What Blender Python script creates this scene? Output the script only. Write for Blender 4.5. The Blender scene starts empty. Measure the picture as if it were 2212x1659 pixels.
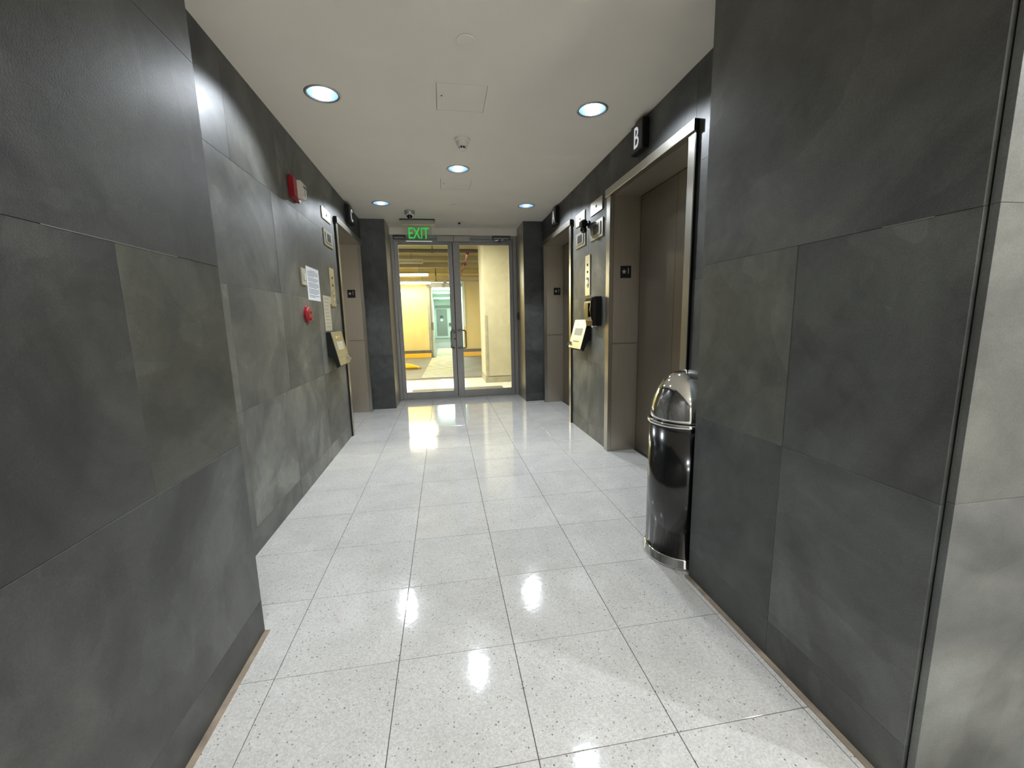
import bpy, bmesh, math, random
from mathutils import Vector, Matrix
random.seed(7)
scn = bpy.context.scene
COL = scn.collection

# ------------------------------------------------------------------ camera
CH = 1.31615
PITCH, YAW, ROLL = math.radians(8.85027), math.radians(9.14677), math.radians(-1.29755)
F_PX = 887.87
def cam_axes():
    cy, sy, cp, sp = math.cos(YAW), math.sin(YAW), math.cos(PITCH), math.sin(PITCH)
    fw = Vector((sy * cp, cy * cp, -sp)); rt = Vector((cy, -sy, 0)); up = rt.cross(fw)
    cr, sr = math.cos(ROLL), math.sin(ROLL)
    return cr * rt + sr * up, -sr * rt + cr * up, fw
R_, U_, F_ = cam_axes()
cam_data = bpy.data.cameras.new('camera')
cam = bpy.data.objects.new('camera', cam_data); COL.objects.link(cam)
cam_data.sensor_fit = 'HORIZONTAL'; cam_data.sensor_width = 36.0
cam_data.lens = F_PX / 2212 * 36.0
cam_data.clip_start = 0.02; cam_data.clip_end = 200
M = Matrix.Identity(4)
for i in range(3):
    M[i][0] = R_[i]; M[i][1] = U_[i]; M[i][2] = -F_[i]
M[2][3] = CH
cam.matrix_world = M
scn.camera = cam

# ------------------------------------------------------------------ colour management, world
scn.view_settings.view_transform = 'Standard'
scn.view_settings.look = 'None'
scn.view_settings.exposure = 0.75
scn.view_settings.gamma = 1.0
scn.view_settings.use_curve_mapping = False
w = bpy.data.worlds.new('World'); scn.world = w; w.use_nodes = True
w.node_tree.nodes['Background'].inputs[0].default_value = (0.02, 0.02, 0.022, 1)
w.node_tree.nodes['Background'].inputs[1].default_value = 1.0
scn.cycles.max_bounces = 10
scn.cycles.diffuse_bounces = 5
scn.cycles.glossy_bounces = 5
scn.cycles.transparent_max_bounces = 12
scn.cycles.caustics_reflective = False
scn.cycles.caustics_refractive = False
scn.cycles.sample_clamp_indirect = 4.0

SPOT_W = 50          # each recessed downlight in the lift lobby
LOBBY_W = 55         # downlights behind the camera
GARAGE_W = 62        # fluorescent battens in the garage
COOL = (0.86, 0.93, 1.0)
FILL_GLOBE = 120            # brightness of the fill globe added behind the camera
DUST = (0.30, 0.24, 0.17, 1)
NEUT = (1.0, 0.975, 0.92)
WARM = (1.0, 0.92, 0.70)

CZ = 2.805                       # ceiling height
XL, XR = -1.134, 1.567           # lift walls
NL, NR = -0.832, 1.178           # near walls that step in
YN, YC = 1.765, 0.745            # where they end; right outer corner
YD = 7.16                        # glass door plane
T = 0.4572                       # floor tile module
TX, TY = -0.692, 1.948           # tile joints origin

# ------------------------------------------------------------------ helpers
def srgb(r, g, b):
    f = lambda c: (c / 255) / 12.92 if c / 255 <= 0.04045 else ((c / 255 + 0.055) / 1.055) ** 2.4
    return (f(r), f(g), f(b), 1)

def nodes_of(name):
    m = bpy.data.materials.new(name); m.use_nodes = True
    nt = m.node_tree
    return m, nt, nt.nodes['Principled BSDF']

def mat(name, col, rough=0.5, metal=0.0, emit=None, estr=0.0, coat=0.0, bump=0.0, bscale=60, var=0.0, vscale=3, stretch=None, spec=0.5, aniso=0.0):
    m, nt, p = nodes_of(name)
    p.inputs['Base Color'].default_value = col
    p.inputs['Roughness'].default_value = rough
    p.inputs['Metallic'].default_value = metal
    p.inputs['Coat Weight'].default_value = coat
    p.inputs['Coat Roughness'].default_value = 0.08
    p.inputs['Specular IOR Level'].default_value = spec
    p.inputs['Anisotropic'].default_value = aniso
    if emit:
        p.inputs['Emission Color'].default_value = emit
        p.inputs['Emission Strength'].default_value = estr
    tc = nt.nodes.new('ShaderNodeTexCoord'); mp = nt.nodes.new('ShaderNodeMapping')
    nt.links.new(tc.outputs['Object'], mp.inputs['Vector'])
    if stretch: mp.inputs['Scale'].default_value = stretch
    if var > 0:
        n = nt.nodes.new('ShaderNodeTexNoise'); n.inputs['Scale'].default_value = vscale; n.inputs['Detail'].default_value = 6
        nt.links.new(mp.outputs[0], n.inputs['Vector'])
        mx = nt.nodes.new('ShaderNodeMixRGB'); mx.blend_type = 'MULTIPLY'; mx.inputs[0].default_value = 1
        rp = nt.nodes.new('ShaderNodeMapRange'); rp.inputs['From Min'].default_value = 0.3; rp.inputs['From Max'].default_value = 0.7
        rp.inputs['To Min'].default_value = 1 - var; rp.inputs['To Max'].default_value = 1 + var * 0.4
        nt.links.new(n.outputs['Fac'], rp.inputs['Value'])
        mx.inputs[1].default_value = col
        nt.links.new(rp.outputs[0], mx.inputs[2]); nt.links.new(mx.outputs[0], p.inputs['Base Color'])
    if bump > 0:
        n2 = nt.nodes.new('ShaderNodeTexNoise'); n2.inputs['Scale'].default_value = bscale; n2.inputs['Detail'].default_value = 4
        nt.links.new(mp.outputs[0], n2.inputs['Vector'])
        b = nt.nodes.new('ShaderNodeBump'); b.inputs['Strength'].default_value = bump; b.inputs['Distance'].default_value = 0.01
        nt.links.new(n2.outputs['Fac'], b.inputs['Height']); nt.links.new(b.outputs[0], p.inputs['Normal'])
    return m

def slate_mat():
    m, nt, p = nodes_of('slate')
    L = nt.links.new
    geo = nt.nodes.new('ShaderNodeNewGeometry'); oi = nt.nodes.new('ShaderNodeObjectInfo')
    add = nt.nodes.new('ShaderNodeVectorMath'); add.operation = 'ADD'
    sc = nt.nodes.new('ShaderNodeVectorMath'); sc.operation = 'SCALE'; sc.inputs['Scale'].default_value = 37.0
    cmb = nt.nodes.new('ShaderNodeCombineXYZ')
    for i in range(3): L(oi.outputs['Random'], cmb.inputs[i])
    L(cmb.outputs[0], sc.inputs[0]); L(geo.outputs['Position'], add.inputs[0]); L(sc.outputs[0], add.inputs[1])
    def noise(scale, det, rough=0.55, dist=0.0):
        n = nt.nodes.new('ShaderNodeTexNoise'); n.inputs['Scale'].default_value = scale
        n.inputs['Detail'].default_value = det; n.inputs['Roughness'].default_value = rough; n.inputs['Distortion'].default_value = dist
        L(add.outputs[0], n.inputs['Vector']); return n
    big = noise(1.5, 4, 0.55, 1.2); mid = noise(7, 7, 0.7, 0.5); fine = noise(210, 3)
    cleft = noise(0.9, 5, 0.5, 2.0)
    r1 = nt.nodes.new('ShaderNodeValToRGB')
    r1.color_ramp.elements[0].position = 0.34; r1.color_ramp.elements[0].color = (0.62, 0.62, 0.63, 1)
    r1.color_ramp.elements[1].position = 0.68; r1.color_ramp.elements[1].color = (1.32, 1.32, 1.29, 1)
    e = r1.color_ramp.elements.new(0.50); e.color = (0.92, 0.92, 0.92, 1)
    L(big.outputs['Fac'], r1.inputs[0])
    r2 = nt.nodes.new('ShaderNodeMapRange'); r2.inputs['From Min'].default_value = 0.3; r2.inputs['From Max'].default_value = 0.7
    r2.inputs['To Min'].default_value = 0.82; r2.inputs['To Max'].default_value = 1.16
    L(mid.outputs['Fac'], r2.inputs['Value'])
    r3 = nt.nodes.new('ShaderNodeMapRange'); r3.inputs['From Min'].default_value = 0.3; r3.inputs['From Max'].default_value = 0.7
    r3.inputs['To Min'].default_value = 0.86; r3.inputs['To Max'].default_value = 1.14
    L(fine.outputs['Fac'], r3.inputs['Value'])
    rc = nt.nodes.new('ShaderNodeValToRGB')          # cleft layers: flakes with a crisp edge
    rc.color_ramp.elements[0].position = 0.455; rc.color_ramp.elements[0].color = (0.86, 0.86, 0.86, 1)
    rc.color_ramp.elements[1].position = 0.475; rc.color_ramp.elements[1].color = (1.0, 1.0, 1.0, 1)
    e2 = rc.color_ramp.elements.new(0.585); e2.color = (1.02, 1.02, 1.02, 1)
    e3 = rc.color_ramp.elements.new(0.592); e3.color = (1.22, 1.22, 1.22, 1)
    L(cleft.outputs['Fac'], rc.inputs[0])
    m0 = nt.nodes.new('ShaderNodeMath'); m0.operation = 'MULTIPLY'; L(r2.outputs[0], m0.inputs[0]); L(rc.outputs[0], m0.inputs[1])
    m1 = nt.nodes.new('ShaderNodeMath'); m1.operation = 'MULTIPLY'; L(m0.outputs[0], m1.inputs[0]); L(r3.outputs[0], m1.inputs[1])
    mx = nt.nodes.new('ShaderNodeMixRGB'); mx.blend_type = 'MULTIPLY'; mx.inputs[0].default_value = 1
    L(r1.outputs[0], mx.inputs[1]); L(m1.outputs[0], mx.inputs[2])
    # thin pale mineral veins
    vn = noise(2.3, 7, 0.7, 2.2)
    vr = nt.nodes.new('ShaderNodeValToRGB')
    vr.color_ramp.elements[0].position = 0.492; vr.color_ramp.elements[0].color = (0, 0, 0, 1)
    vr.color_ramp.elements[1].position = 0.508; vr.color_ramp.elements[1].color = (0, 0, 0, 1)
    ev = vr.color_ramp.elements.new(0.50); ev.color = (0.05, 0.05, 0.05, 1)
    L(vn.outputs['Fac'], vr.inputs[0])
    mo = nt.nodes.new('ShaderNodeMixRGB'); mo.blend_type = 'MULTIPLY'; mo.inputs[0].default_value = 1
    L(mx.outputs[0], mo.inputs[1]); L(oi.outputs['Color'], mo.inputs[2])
    ml = nt.nodes.new('ShaderNodeMixRGB'); ml.blend_type = 'MIX'
    ml.inputs[2].default_value = (0.25, 0.25, 0.24, 1)
    L(vr.outputs[0], ml.inputs[0]); L(mo.outputs[0], ml.inputs[1])
    L(ml.outputs[0], p.inputs['Base Color'])
    rr = nt.nodes.new('ShaderNodeMapRange'); rr.inputs['From Min'].default_value = 0.3; rr.inputs['From Max'].default_value = 0.7
    rr.inputs['To Min'].default_value = 0.52; rr.inputs['To Max'].default_value = 0.39
    L(big.outputs['Fac'], rr.inputs['Value']); L(rr.outputs[0], p.inputs['Roughness'])
    hm = nt.nodes.new('ShaderNodeMath'); hm.operation = 'ADD'; L(mid.outputs['Fac'], hm.inputs[0]); L(fine.outputs['Fac'], hm.inputs[1])
    b = nt.nodes.new('ShaderNodeBump'); b.inputs['Strength'].default_value = 0.10; b.inputs['Distance'].default_value = 0.004
    L(hm.outputs[0], b.inputs['Height']); L(b.outputs[0], p.inputs['Normal'])
    return m

def terrazzo_mat(name, base, rough):
    m, nt, p = nodes_of(name); L = nt.links.new
    geo = nt.nodes.new('ShaderNodeNewGeometry')
    n = nt.nodes.new('ShaderNodeTexNoise'); n.inputs['Scale'].default_value = 5; n.inputs['Detail'].default_value = 5
    L(geo.outputs['Position'], n.inputs['Vector'])
    v = nt.nodes.new('ShaderNodeTexVoronoi'); v.inputs['Scale'].default_value = 110; v.inputs['Randomness'].default_value = 1
    L(geo.outputs['Position'], v.inputs['Vector'])
    # a chip is dark only in some cells and only near the cell's centre
    sep = nt.nodes.new('ShaderNodeSeparateColor'); L(v.outputs['Color'], sep.inputs[0])
    t1 = nt.nodes.new('ShaderNodeMath'); t1.operation = 'LESS_THAN'; t1.inputs[1].default_value = 0.32; L(v.outputs['Distance'], t1.inputs[0])
    t2 = nt.nodes.new('ShaderNodeMath'); t2.operation = 'GREATER_THAN'; t2.inputs[1].default_value = 0.84; L(sep.outputs[0], t2.inputs[0])
    t3 = nt.nodes.new('ShaderNodeMath'); t3.operation = 'MULTIPLY'; L(t1.outputs[0], t3.inputs[0]); L(t2.outputs[0], t3.inputs[1])
    t4 = nt.nodes.new('ShaderNodeMath'); t4.operation = 'MULTIPLY'; L(t3.outputs[0], t4.inputs[0]); L(sep.outputs[1], t4.inputs[1])
    v2 = nt.nodes.new('ShaderNodeTexVoronoi'); v2.inputs['Scale'].default_value = 190; L(geo.outputs['Position'], v2.inputs['Vector'])
    s2 = nt.nodes.new('ShaderNodeSeparateColor'); L(v2.outputs['Color'], s2.inputs[0])
    a2 = nt.nodes.new('ShaderNodeMapRange'); a2.inputs['To Min'].default_value = 0.86; a2.inputs['To Max'].default_value = 1.1
    L(s2.outputs[0], a2.inputs['Value'])
    rp = nt.nodes.new('ShaderNodeMapRange'); rp.inputs['From Min'].default_value = 0.3; rp.inputs['From Max'].default_value = 0.7
    rp.inputs['To Min'].default_value = 0.93; rp.inputs['To Max'].default_value = 1.05; L(n.outputs['Fac'], rp.inputs['Value'])
    mm = nt.nodes.new('ShaderNodeMath'); mm.operation = 'MULTIPLY'; L(a2.outputs[0], mm.inputs[0]); L(rp.outputs[0], mm.inputs[1])
    c1 = nt.nodes.new('ShaderNodeMixRGB'); c1.blend_type = 'MULTIPLY'; c1.inputs[0].default_value = 1; c1.inputs[1].default_value = base
    L(mm.outputs[0], c1.inputs[2])
    oi = nt.nodes.new('ShaderNodeObjectInfo')
    tr = nt.nodes.new('ShaderNodeMapRange'); tr.inputs['To Min'].default_value = 0.955; tr.inputs['To Max'].default_value = 1.03
    L(oi.outputs['Random'], tr.inputs['Value'])
    c0 = nt.nodes.new('ShaderNodeMixRGB'); c0.blend_type = 'MULTIPLY'; c0.inputs[0].default_value = 1
    L(c1.outputs[0], c0.inputs[1]); L(tr.outputs[0], c0.inputs[2])
    c2 = nt.nodes.new('ShaderNodeMixRGB'); L(t4.outputs[0], c2.inputs[0]); L(c0.outputs[0], c2.inputs[1]); c2.inputs[2].default_value = srgb(112, 100, 84)
    L(c2.outputs[0], p.inputs['Base Color'])
    p.inputs['Roughness'].default_value = rough
    p.inputs['Specular IOR Level'].default_value = 0.6
    b = nt.nodes.new('ShaderNodeBump'); b.inputs['Strength'].default_value = 0.04; b.inputs['Distance'].default_value = 0.01
    n3 = nt.nodes.new('ShaderNodeTexNoise'); n3.inputs['Scale'].default_value = 22; L(geo.outputs['Position'], n3.inputs['Vector'])
    L(n3.outputs['Fac'], b.inputs['Height']); L(b.outputs[0], p.inputs['Normal'])
    return m

def glass_mat(name, tint, refl=1.0):
    m = bpy.data.materials.new(name); m.use_nodes = True; nt = m.node_tree
    nt.nodes.remove(nt.nodes['Principled BSDF'])
    out = nt.nodes['Material Output']
    tr = nt.nodes.new('ShaderNodeBsdfTransparent'); tr.inputs[0].default_value = tint
    gl = nt.nodes.new('ShaderNodeBsdfGlossy'); gl.inputs['Roughness'].default_value = 0.0
    fr = nt.nodes.new('ShaderNodeFresnel'); fr.inputs[0].default_value = 1.45
    mx = nt.nodes.new('ShaderNodeMixShader')
    nt.links.new(fr.outputs[0], mx.inputs[0]); nt.links.new(tr.outputs[0], mx.inputs[1]); nt.links.new(gl.outputs[0], mx.inputs[2])
    nt.links.new(mx.outputs[0], out.inputs['Surface'])
    return m

MT = {}
MT['slate'] = slate_mat()
MT['joint'] = mat('joint_dark', (0.035, 0.035, 0.034, 1), 0.9)  # dark backing that shows in the joints between slate panels
MT['terrazzo'] = terrazzo_mat('terrazzo', (0.605, 0.59, 0.56, 1), 0.075)
MT['grout'] = mat('grout', srgb(86, 80, 72), 0.8)
MT['ceiling'] = mat('ceiling_paint', (0.90, 0.84, 0.745, 1), 0.85, bump=0.05, bscale=120, var=0.04, vscale=2)
MT['white_plastic'] = mat('white_plastic', (0.72, 0.70, 0.64, 1), 0.45)
MT['steel'] = mat('brushed_steel', (0.52, 0.50, 0.45, 1), 0.30, 1.0, var=0.15, vscale=6, stretch=(40, 40, 1.5), bump=0.03, bscale=20)
MT['bronze'] = mat('dark_brushed_steel', (0.23, 0.20, 0.165, 1), 0.36, 0.9, var=0.05, vscale=5, stretch=(30, 30, 0.9), bump=0.02, bscale=14, aniso=0.4)
MT['jamb'] = mat('jamb_steel', (0.54, 0.49, 0.41, 1), 0.38, 0.85, var=0.05, vscale=5, stretch=(26, 26, 0.6), bump=0.02, bscale=14)
MT['plate'] = mat('plate_steel', (0.60, 0.57, 0.48, 1), 0.34, 1.0, var=0.08, vscale=20)
MT['plate_grey'] = mat('grey_plate', (0.13, 0.13, 0.12, 1), 0.5, 0.3)
MT['chrome'] = mat('chrome', (0.78, 0.78, 0.77, 1), 0.04, 1.0)
MT['black'] = mat('black_gloss', (0.006, 0.006, 0.006, 1), 0.16, coat=0.4)
MT['black_satin'] = mat('black_satin', (0.007, 0.007, 0.007, 1), 0.42)
MT['alu'] = mat('anodised_aluminium', (0.37, 0.37, 0.375, 1), 0.42, 0.72, var=0.06, vscale=10)
MT['alu_light'] = mat('light_aluminium', (0.46, 0.45, 0.42, 1), 0.4, 0.7)
MT['alu_dark'] = mat('dark_closer_metal', (0.10, 0.10, 0.10, 1), 0.4, 0.6)
MT['glass'] = glass_mat('door_glass', (0.97, 0.98, 0.965, 1))
MT['acrylic'] = glass_mat('sign_acrylic', (0.90, 0.95, 0.90, 1))
MT['green'] = mat('exit_green', srgb(60, 175, 75), 0.5, emit=srgb(50, 190, 70), estr=0.45)
MT['white_letter'] = mat('white_letter', (0.85, 0.86, 0.87, 1), 0.5, emit=(0.9, 0.95, 1, 1), estr=0.25)
MT['grey_letter'] = mat('grey_letter', (0.6, 0.6, 0.58, 1), 0.5)
MT['sign_face'] = mat('sign_face', (0.022, 0.022, 0.024, 1), 0.35)
MT['paper'] = mat('paper', (0.80, 0.82, 0.84, 1), 0.7)
MT['ink'] = mat('ink', (0.16, 0.17, 0.20, 1), 0.8)
MT['red'] = mat('red_enamel', srgb(150, 24, 36), 0.32)
MT['beige'] = mat('beige_label', (0.50, 0.46, 0.34, 1), 0.5)
MT['reflector'] = mat('reflector', (0.62, 0.76, 0.95, 1), 0.28, 1.0, emit=(0.55, 0.78, 1.0, 1), estr=0.0)
MT['bulb'] = mat('lamp_bulb', (1, 1, 1, 1), 0.5, emit=(0.86, 0.94, 1.0, 1), estr=20)
MT['globe'] = mat('fill_globe', (1, 1, 1, 1), 0.5, emit=NEUT + (1,), estr=FILL_GLOBE)
MT['trim'] = mat('lamp_trim', (0.45, 0.44, 0.42, 1), 0.35, 0.8)
MT['pillar_side'] = mat('return_paint', (0.34, 0.315, 0.25, 1), 0.35, 0.35)
MT['lobby'] = mat('lobby_paint', (0.80, 0.77, 0.70, 1), 0.7)
# garage
MT['g_floor'] = mat('garage_concrete', (0.155, 0.15, 0.11, 1), 0.65, var=0.25, vscale=2)
MT['g_ceil'] = mat('garage_ceiling', (0.42, 0.37, 0.22, 1), 0.85, var=0.12, vscale=1.5)
MT['g_yellow'] = mat('garage_yellow_paint', (0.66, 0.53, 0.20, 1), 0.7, var=0.06, vscale=2)
MT['g_cream'] = mat('garage_cream_paint', (0.40, 0.38, 0.285, 1), 0.7, var=0.10, vscale=4)
MT['g_kerb'] = mat('kerb_yellow', (0.80, 0.46, 0.01, 1), 0.6)
MT['g_grey'] = mat('kerb_grey', (0.09, 0.085, 0.075, 1), 0.8)
MT['g_plinth'] = mat('grey_plinth', (0.30, 0.28, 0.21, 1), 0.6, var=0.2, vscale=8)
MT['g_bed'] = mat('walkway_concrete', (0.13, 0.11, 0.055, 1), 0.6, var=0.2)
MT['g_stripe'] = mat('stripe_paint', (0.80, 0.72, 0.38, 1), 0.7, var=0.25, vscale=9)
MT['g_pale'] = mat('corridor_pale_green', (0.60, 0.70, 0.62, 1), 0.6)
MT['g_door'] = mat('corridor_door', (0.20, 0.23, 0.19, 1), 0.5)
MT['g_pipe'] = mat('dark_pipe', (0.055, 0.04, 0.033, 1), 0.6)
MT['g_tube'] = mat('tube_lamp', (1, 1, 1, 1), 0.5, emit=(1.0, 0.95, 0.70, 1), estr=14)
MT['g_tube_cool'] = mat('tube_lamp_cool', (1, 1, 1, 1), 0.5, emit=(0.85, 1.0, 0.95, 1), estr=9)
MT['mat_rubber'] = mat('rubber_mat', (0.085, 0.08, 0.06, 1), 0.8)

def put(o, parent):
    COL.objects.link(o)
    if parent is not None:
        r = parent
        while r.parent: r = r.parent
        o.data.transform(Matrix.Translation(-r.location))
        o.parent = parent
    return o

def obj(name, bm, m, parent=None, smooth=False):
    me = bpy.data.meshes.new(name)
    bmesh.ops.recalc_face_normals(bm, faces=bm.faces)
    bm.to_mesh(me); bm.free()
    if isinstance(m, (list, tuple)):
        for x in m: me.materials.append(x)
    else: me.materials.append(m)
    if smooth:
        for p in me.polygons: p.use_smooth = True
    o = bpy.data.objects.new(name, me)
    if parent is None:
        # origin at the middle of the mesh's underside
        vs = [v.co for v in me.vertices]
        c = Vector(((min(v.x for v in vs) + max(v.x for v in vs)) / 2, (min(v.y for v in vs) + max(v.y for v in vs)) / 2, min(v.z for v in vs)))
        me.transform(Matrix.Translation(-c)); o.location = c
        COL.objects.link(o); return o
    return put(o, parent)

def bx(bm, x0, x1, y0, y1, z0, z1, bev=0.0, seg=2):
    if x1 < x0: x0, x1 = x1, x0
    if y1 < y0: y0, y1 = y1, y0
    if z1 < z0: z0, z1 = z1, z0
    vs = [bm.verts.new(c) for c in ((x0, y0, z0), (x1, y0, z0), (x1, y1, z0), (x0, y1, z0), (x0, y0, z1), (x1, y0, z1), (x1, y1, z1), (x0, y1, z1))]
    fs = [bm.faces.new([vs[i] for i in f]) for f in ((0, 3, 2, 1), (4, 5, 6, 7), (0, 1, 5, 4), (1, 2, 6, 5), (2, 3, 7, 6), (3, 0, 4, 7))]
    if bev > 0:
        es = set(e for f in fs for e in f.edges)
        bmesh.ops.bevel(bm, geom=list(es), offset=bev, segments=seg, affect='EDGES', clamp_overlap=True)
    return bm

def box(name, r, m, parent=None, bev=0.0, seg=2):
    return obj(name, bx(bmesh.new(), *r, bev=bev, seg=seg), m, parent)

def cyl(bm, p0, p1, r0, r1=None, n=24, caps=True):
    r1 = r0 if r1 is None else r1
    p0, p1 = Vector(p0), Vector(p1); d = (p1 - p0).normalized()
    a = Vector((0, 0, 1)) if abs(d.z) < 0.9 else Vector((1, 0, 0))
    u = d.cross(a).normalized(); v = d.cross(u)
    A = [bm.verts.new(p0 + (u * math.cos(t) + v * math.sin(t)) * r0) for t in [2 * math.pi * i / n for i in range(n)]]
    B = [bm.verts.new(p1 + (u * math.cos(t) + v * math.sin(t)) * r1) for t in [2 * math.pi * i / n for i in range(n)]]
    for i in range(n):
        bm.faces.new((A[i], A[(i + 1) % n], B[(i + 1) % n], B[i]))
    if caps:
        bm.faces.new(A[::-1]); bm.faces.new(B)
    return bm

def lathe(bm, cx, cy, prof, n=48, close_ends=False):
    rings = []
    for r, z in prof:
        if r < 1e-6: rings.append([bm.verts.new((cx, cy, z))])
        else: rings.append([bm.verts.new((cx + r * math.cos(2 * math.pi * i / n), cy + r * math.sin(2 * math.pi * i / n), z)) for i in range(n)])
    for a, b in zip(rings, rings[1:]):
        for i in range(n):
            j = (i + 1) % n
            if len(a) == 1 and len(b) == 1: continue
            if len(a) == 1: bm.faces.new((a[0], b[i], b[j]))
            elif len(b) == 1: bm.faces.new((a[i], a[j], b[0]))
            else: bm.faces.new((a[i], a[j], b[j], b[i]))
    return bm

def tube(bm, pts, r, n=10):
    for a, b in zip(pts, pts[1:]): cyl(bm, a, b, r, n=n)
    for p in pts[1:-1]: bmesh.ops.create_uvsphere(bm, u_segments=n, v_segments=6, radius=r, matrix=Matrix.Translation(p))
    return bm

def prism(bm, poly, axis, a0, a1):
    """poly: list of 2-D points in the two remaining axes (order x,y,z); extruded along axis."""
    def P(u, v, a):
        return {'x': (a, u, v), 'y': (u, a, v), 'z': (u, v, a)}[axis]
    A = [bm.verts.new(P(u, v, a0)) for u, v in poly]; B = [bm.verts.new(P(u, v, a1)) for u, v in poly]
    bm.faces.new(A); bm.faces.new(B[::-1]); n = len(poly)
    for i in range(n): bm.faces.new((A[i], A[(i + 1) % n], B[(i + 1) % n], B[i]))
    return bm

def thing(name, label, cat, loc=(0, 0, 0), group=None):
    o = bpy.data.objects.new(name, None); COL.objects.link(o); o.location = loc
    o.empty_display_size = 0.05
    o['label'] = label; o['category'] = cat
    if group: o['group'] = group
    return o
def tag(o, label, cat, group=None):
    o['label'] = label; o['category'] = cat
    if group: o['group'] = group
    return o
def structure(o, label):
    o['kind'] = 'structure'; o['label'] = label; o['category'] = o.name.split('_')[0]; return o
def sempty(name, label, cat):
    o = thing(name, label, cat); o['kind'] = 'structure'; return o

def text_mesh(name, s, size, m, parent, origin, xdir, ydir, ndir, depth=0.002, centre=True, sx=1.0, fat=0.0):
    cu = bpy.data.curves.new('t', 'FONT'); cu.body = s; cu.size = size; cu.offset = fat; cu.extrude = depth / 2
    cu.align_x = 'CENTER'; cu.align_y = 'CENTER'
    to = bpy.data.objects.new('t', cu); COL.objects.link(to)
    me = bpy.data.meshes.new_from_object(to)
    bpy.data.objects.remove(to)
    me.name = name
    vs = [v.co for v in me.vertices]
    c = Vector(((min(v.x for v in vs) + max(v.x for v in vs)) / 2, (min(v.y for v in vs) + max(v.y for v in vs)) / 2, 0))
    xd, yd, nd = Vector(xdir), Vector(ydir), Vector(ndir)
    for v in me.vertices:
        q = v.co - c; v.co = Vector(origin) + xd * (q.x * sx) + yd * q.y + nd * (q.z + depth / 2)
    me.materials.clear(); me.materials.append(m)
    return put(bpy.data.objects.new(name, me), parent)

# wall-local placement: d = how far off the wall, (y, z) along it
class Side:
    def __init__(s, x, sg): s.x, s.sg = x, sg
    def X(s, d): return s.x + s.sg * d
    def r(s, d0, d1, y0, y1, z0, z1):
        a, b = s.X(d0), s.X(d1)
        return (min(a, b), max(a, b), min(y0, y1), max(y0, y1), z0, z1)
RW = Side(XR, -1); LW = Side(XL, 1)

# ------------------------------------------------------------------ slate cladding
SLATES = [(0.066, 0.068, 0.064), (0.080, 0.082, 0.077), (0.058, 0.061, 0.058), (0.092, 0.094, 0.086), (0.072, 0.073, 0.066)]
def slab_panel(parent, r, tone=None, gap=0.0004):
    """one slate panel; r = x0,x1,y0,y1,z0,z1 of its cell (the thin axis is kept)"""
    x0, x1, y0, y1, z0, z1 = r
    g = gap
    if abs(x1 - x0) < abs(y1 - y0): y0 += g; y1 -= g
    else: x0 += g; x1 -= g
    z0 += g; z1 -= g
    o = box('slate_panel', (x0, x1, y0, y1, z0, z1), MT['slate'], parent, bev=0.0005, seg=1)
    c = tone if tone else random.choice(SLATES)
    k = random.uniform(0.92, 1.08)
    o.color = (c[0] * k, c[1] * k, c[2] * k, 1)
    return o
ZR = [0.0, 0.15, 0.845, 1.54, 2.235, CZ]
def clad_x(parent, xf, sg, ys_rows, zr=ZR, tones={}):
    """vertical cladding on a wall of constant x; xf = face, sg = outward sign; ys_rows = per row list of y joints"""
    for k in range(len(zr) - 1):
        ys = ys_rows[k] if isinstance(ys_rows[0], (list, tuple)) else ys_rows
        for i in range(len(ys) - 1):
            if k == 0 and (0, i) not in tones and len(zr) > 3: tones[(0, i)] = tones.get((1, i), SLATES[0])
            off = random.choice([0, 0.0006, -0.0005, 0.0010])
            a, b = xf + sg * off, xf - sg * 0.018
            slab_panel(parent, (min(a, b), max(a, b), ys[i], ys[i + 1], zr[k], zr[k + 1]), tones.get((k, i)))
def clad_y(parent, yf, sg, xs, zr=ZR, tones={}):
    for k in range(len(zr) - 1):
        for i in range(len(xs) - 1):
            if k == 0 and (0, i) not in tones: tones[(0, i)] = tones.get((1, i), SLATES[0])
            a, b = yf, yf - sg * 0.018
            slab_panel(parent, (xs[i], xs[i + 1], min(a, b), max(a, b), zr[k], zr[k + 1]), tones.get((k, i)))

BK = 0.019
def shell(name, label, boxes, m=None):
    bm = bmesh.new()
    for b in boxes: bx(bm, *b)
    return structure(obj(name, bm, m or MT['joint']), label)

# left side
yC0, yC1 = 4.97, 6.39      # lift C surround (outer)
wl = shell('wall_left', 'dark slate wall on the left with a lift doorway at its far end',
           [(-1.75, XL - BK, YN - 0.019, yC0 + 0.03, 0, CZ), (-1.75, XL - BK, yC0 + 0.03, yC1 - 0.04, 2.44, CZ), (-1.75, XL - BK, yC1 - 0.04, YD + 0.3, 0, CZ),
            (-1.75, -1.47, yC0 + 0.03, yC1 - 0.04, 0, 2.44)])
yl = [YN, 2.47, 3.22, 4.10, yC0 + 0.03]
E2, E3, E4 = (0.118, 0.119, 0.106), (0.134, 0.135, 0.121), (0.150, 0.149, 0.124)
D1, D2, D3, D4 = (0.060, 0.062, 0.058), (0.084, 0.086, 0.080), (0.100, 0.102, 0.094), (0.052, 0.054, 0.052)
clad_x(wl, XL, 1, [[YN, 3.22, yC0 + 0.03], yl, [YN, 2.47, 3.22, 4.10, yC0 + 0.03], [YN, 3.22, yC0 + 0.03], [YN, 2.68, 3.40, yC0 + 0.03]],
       tones={(1, 0): E2, (1, 1): E3, (1, 2): E2, (1, 3): E2, (2, 1): E3, (2, 0): E2, (2, 2): E2, (2, 3): E2, (3, 0): D2, (3, 1): D3, (4, 0): (0.074, 0.076, 0.074), (4, 1): (0.070, 0.070, 0.062), (4, 2): D2})
clad_x(wl, XL, 1, [yC0 + 0.03, yC1 - 0.04], [2.455, CZ], tones={(0, 0): D2})
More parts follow.
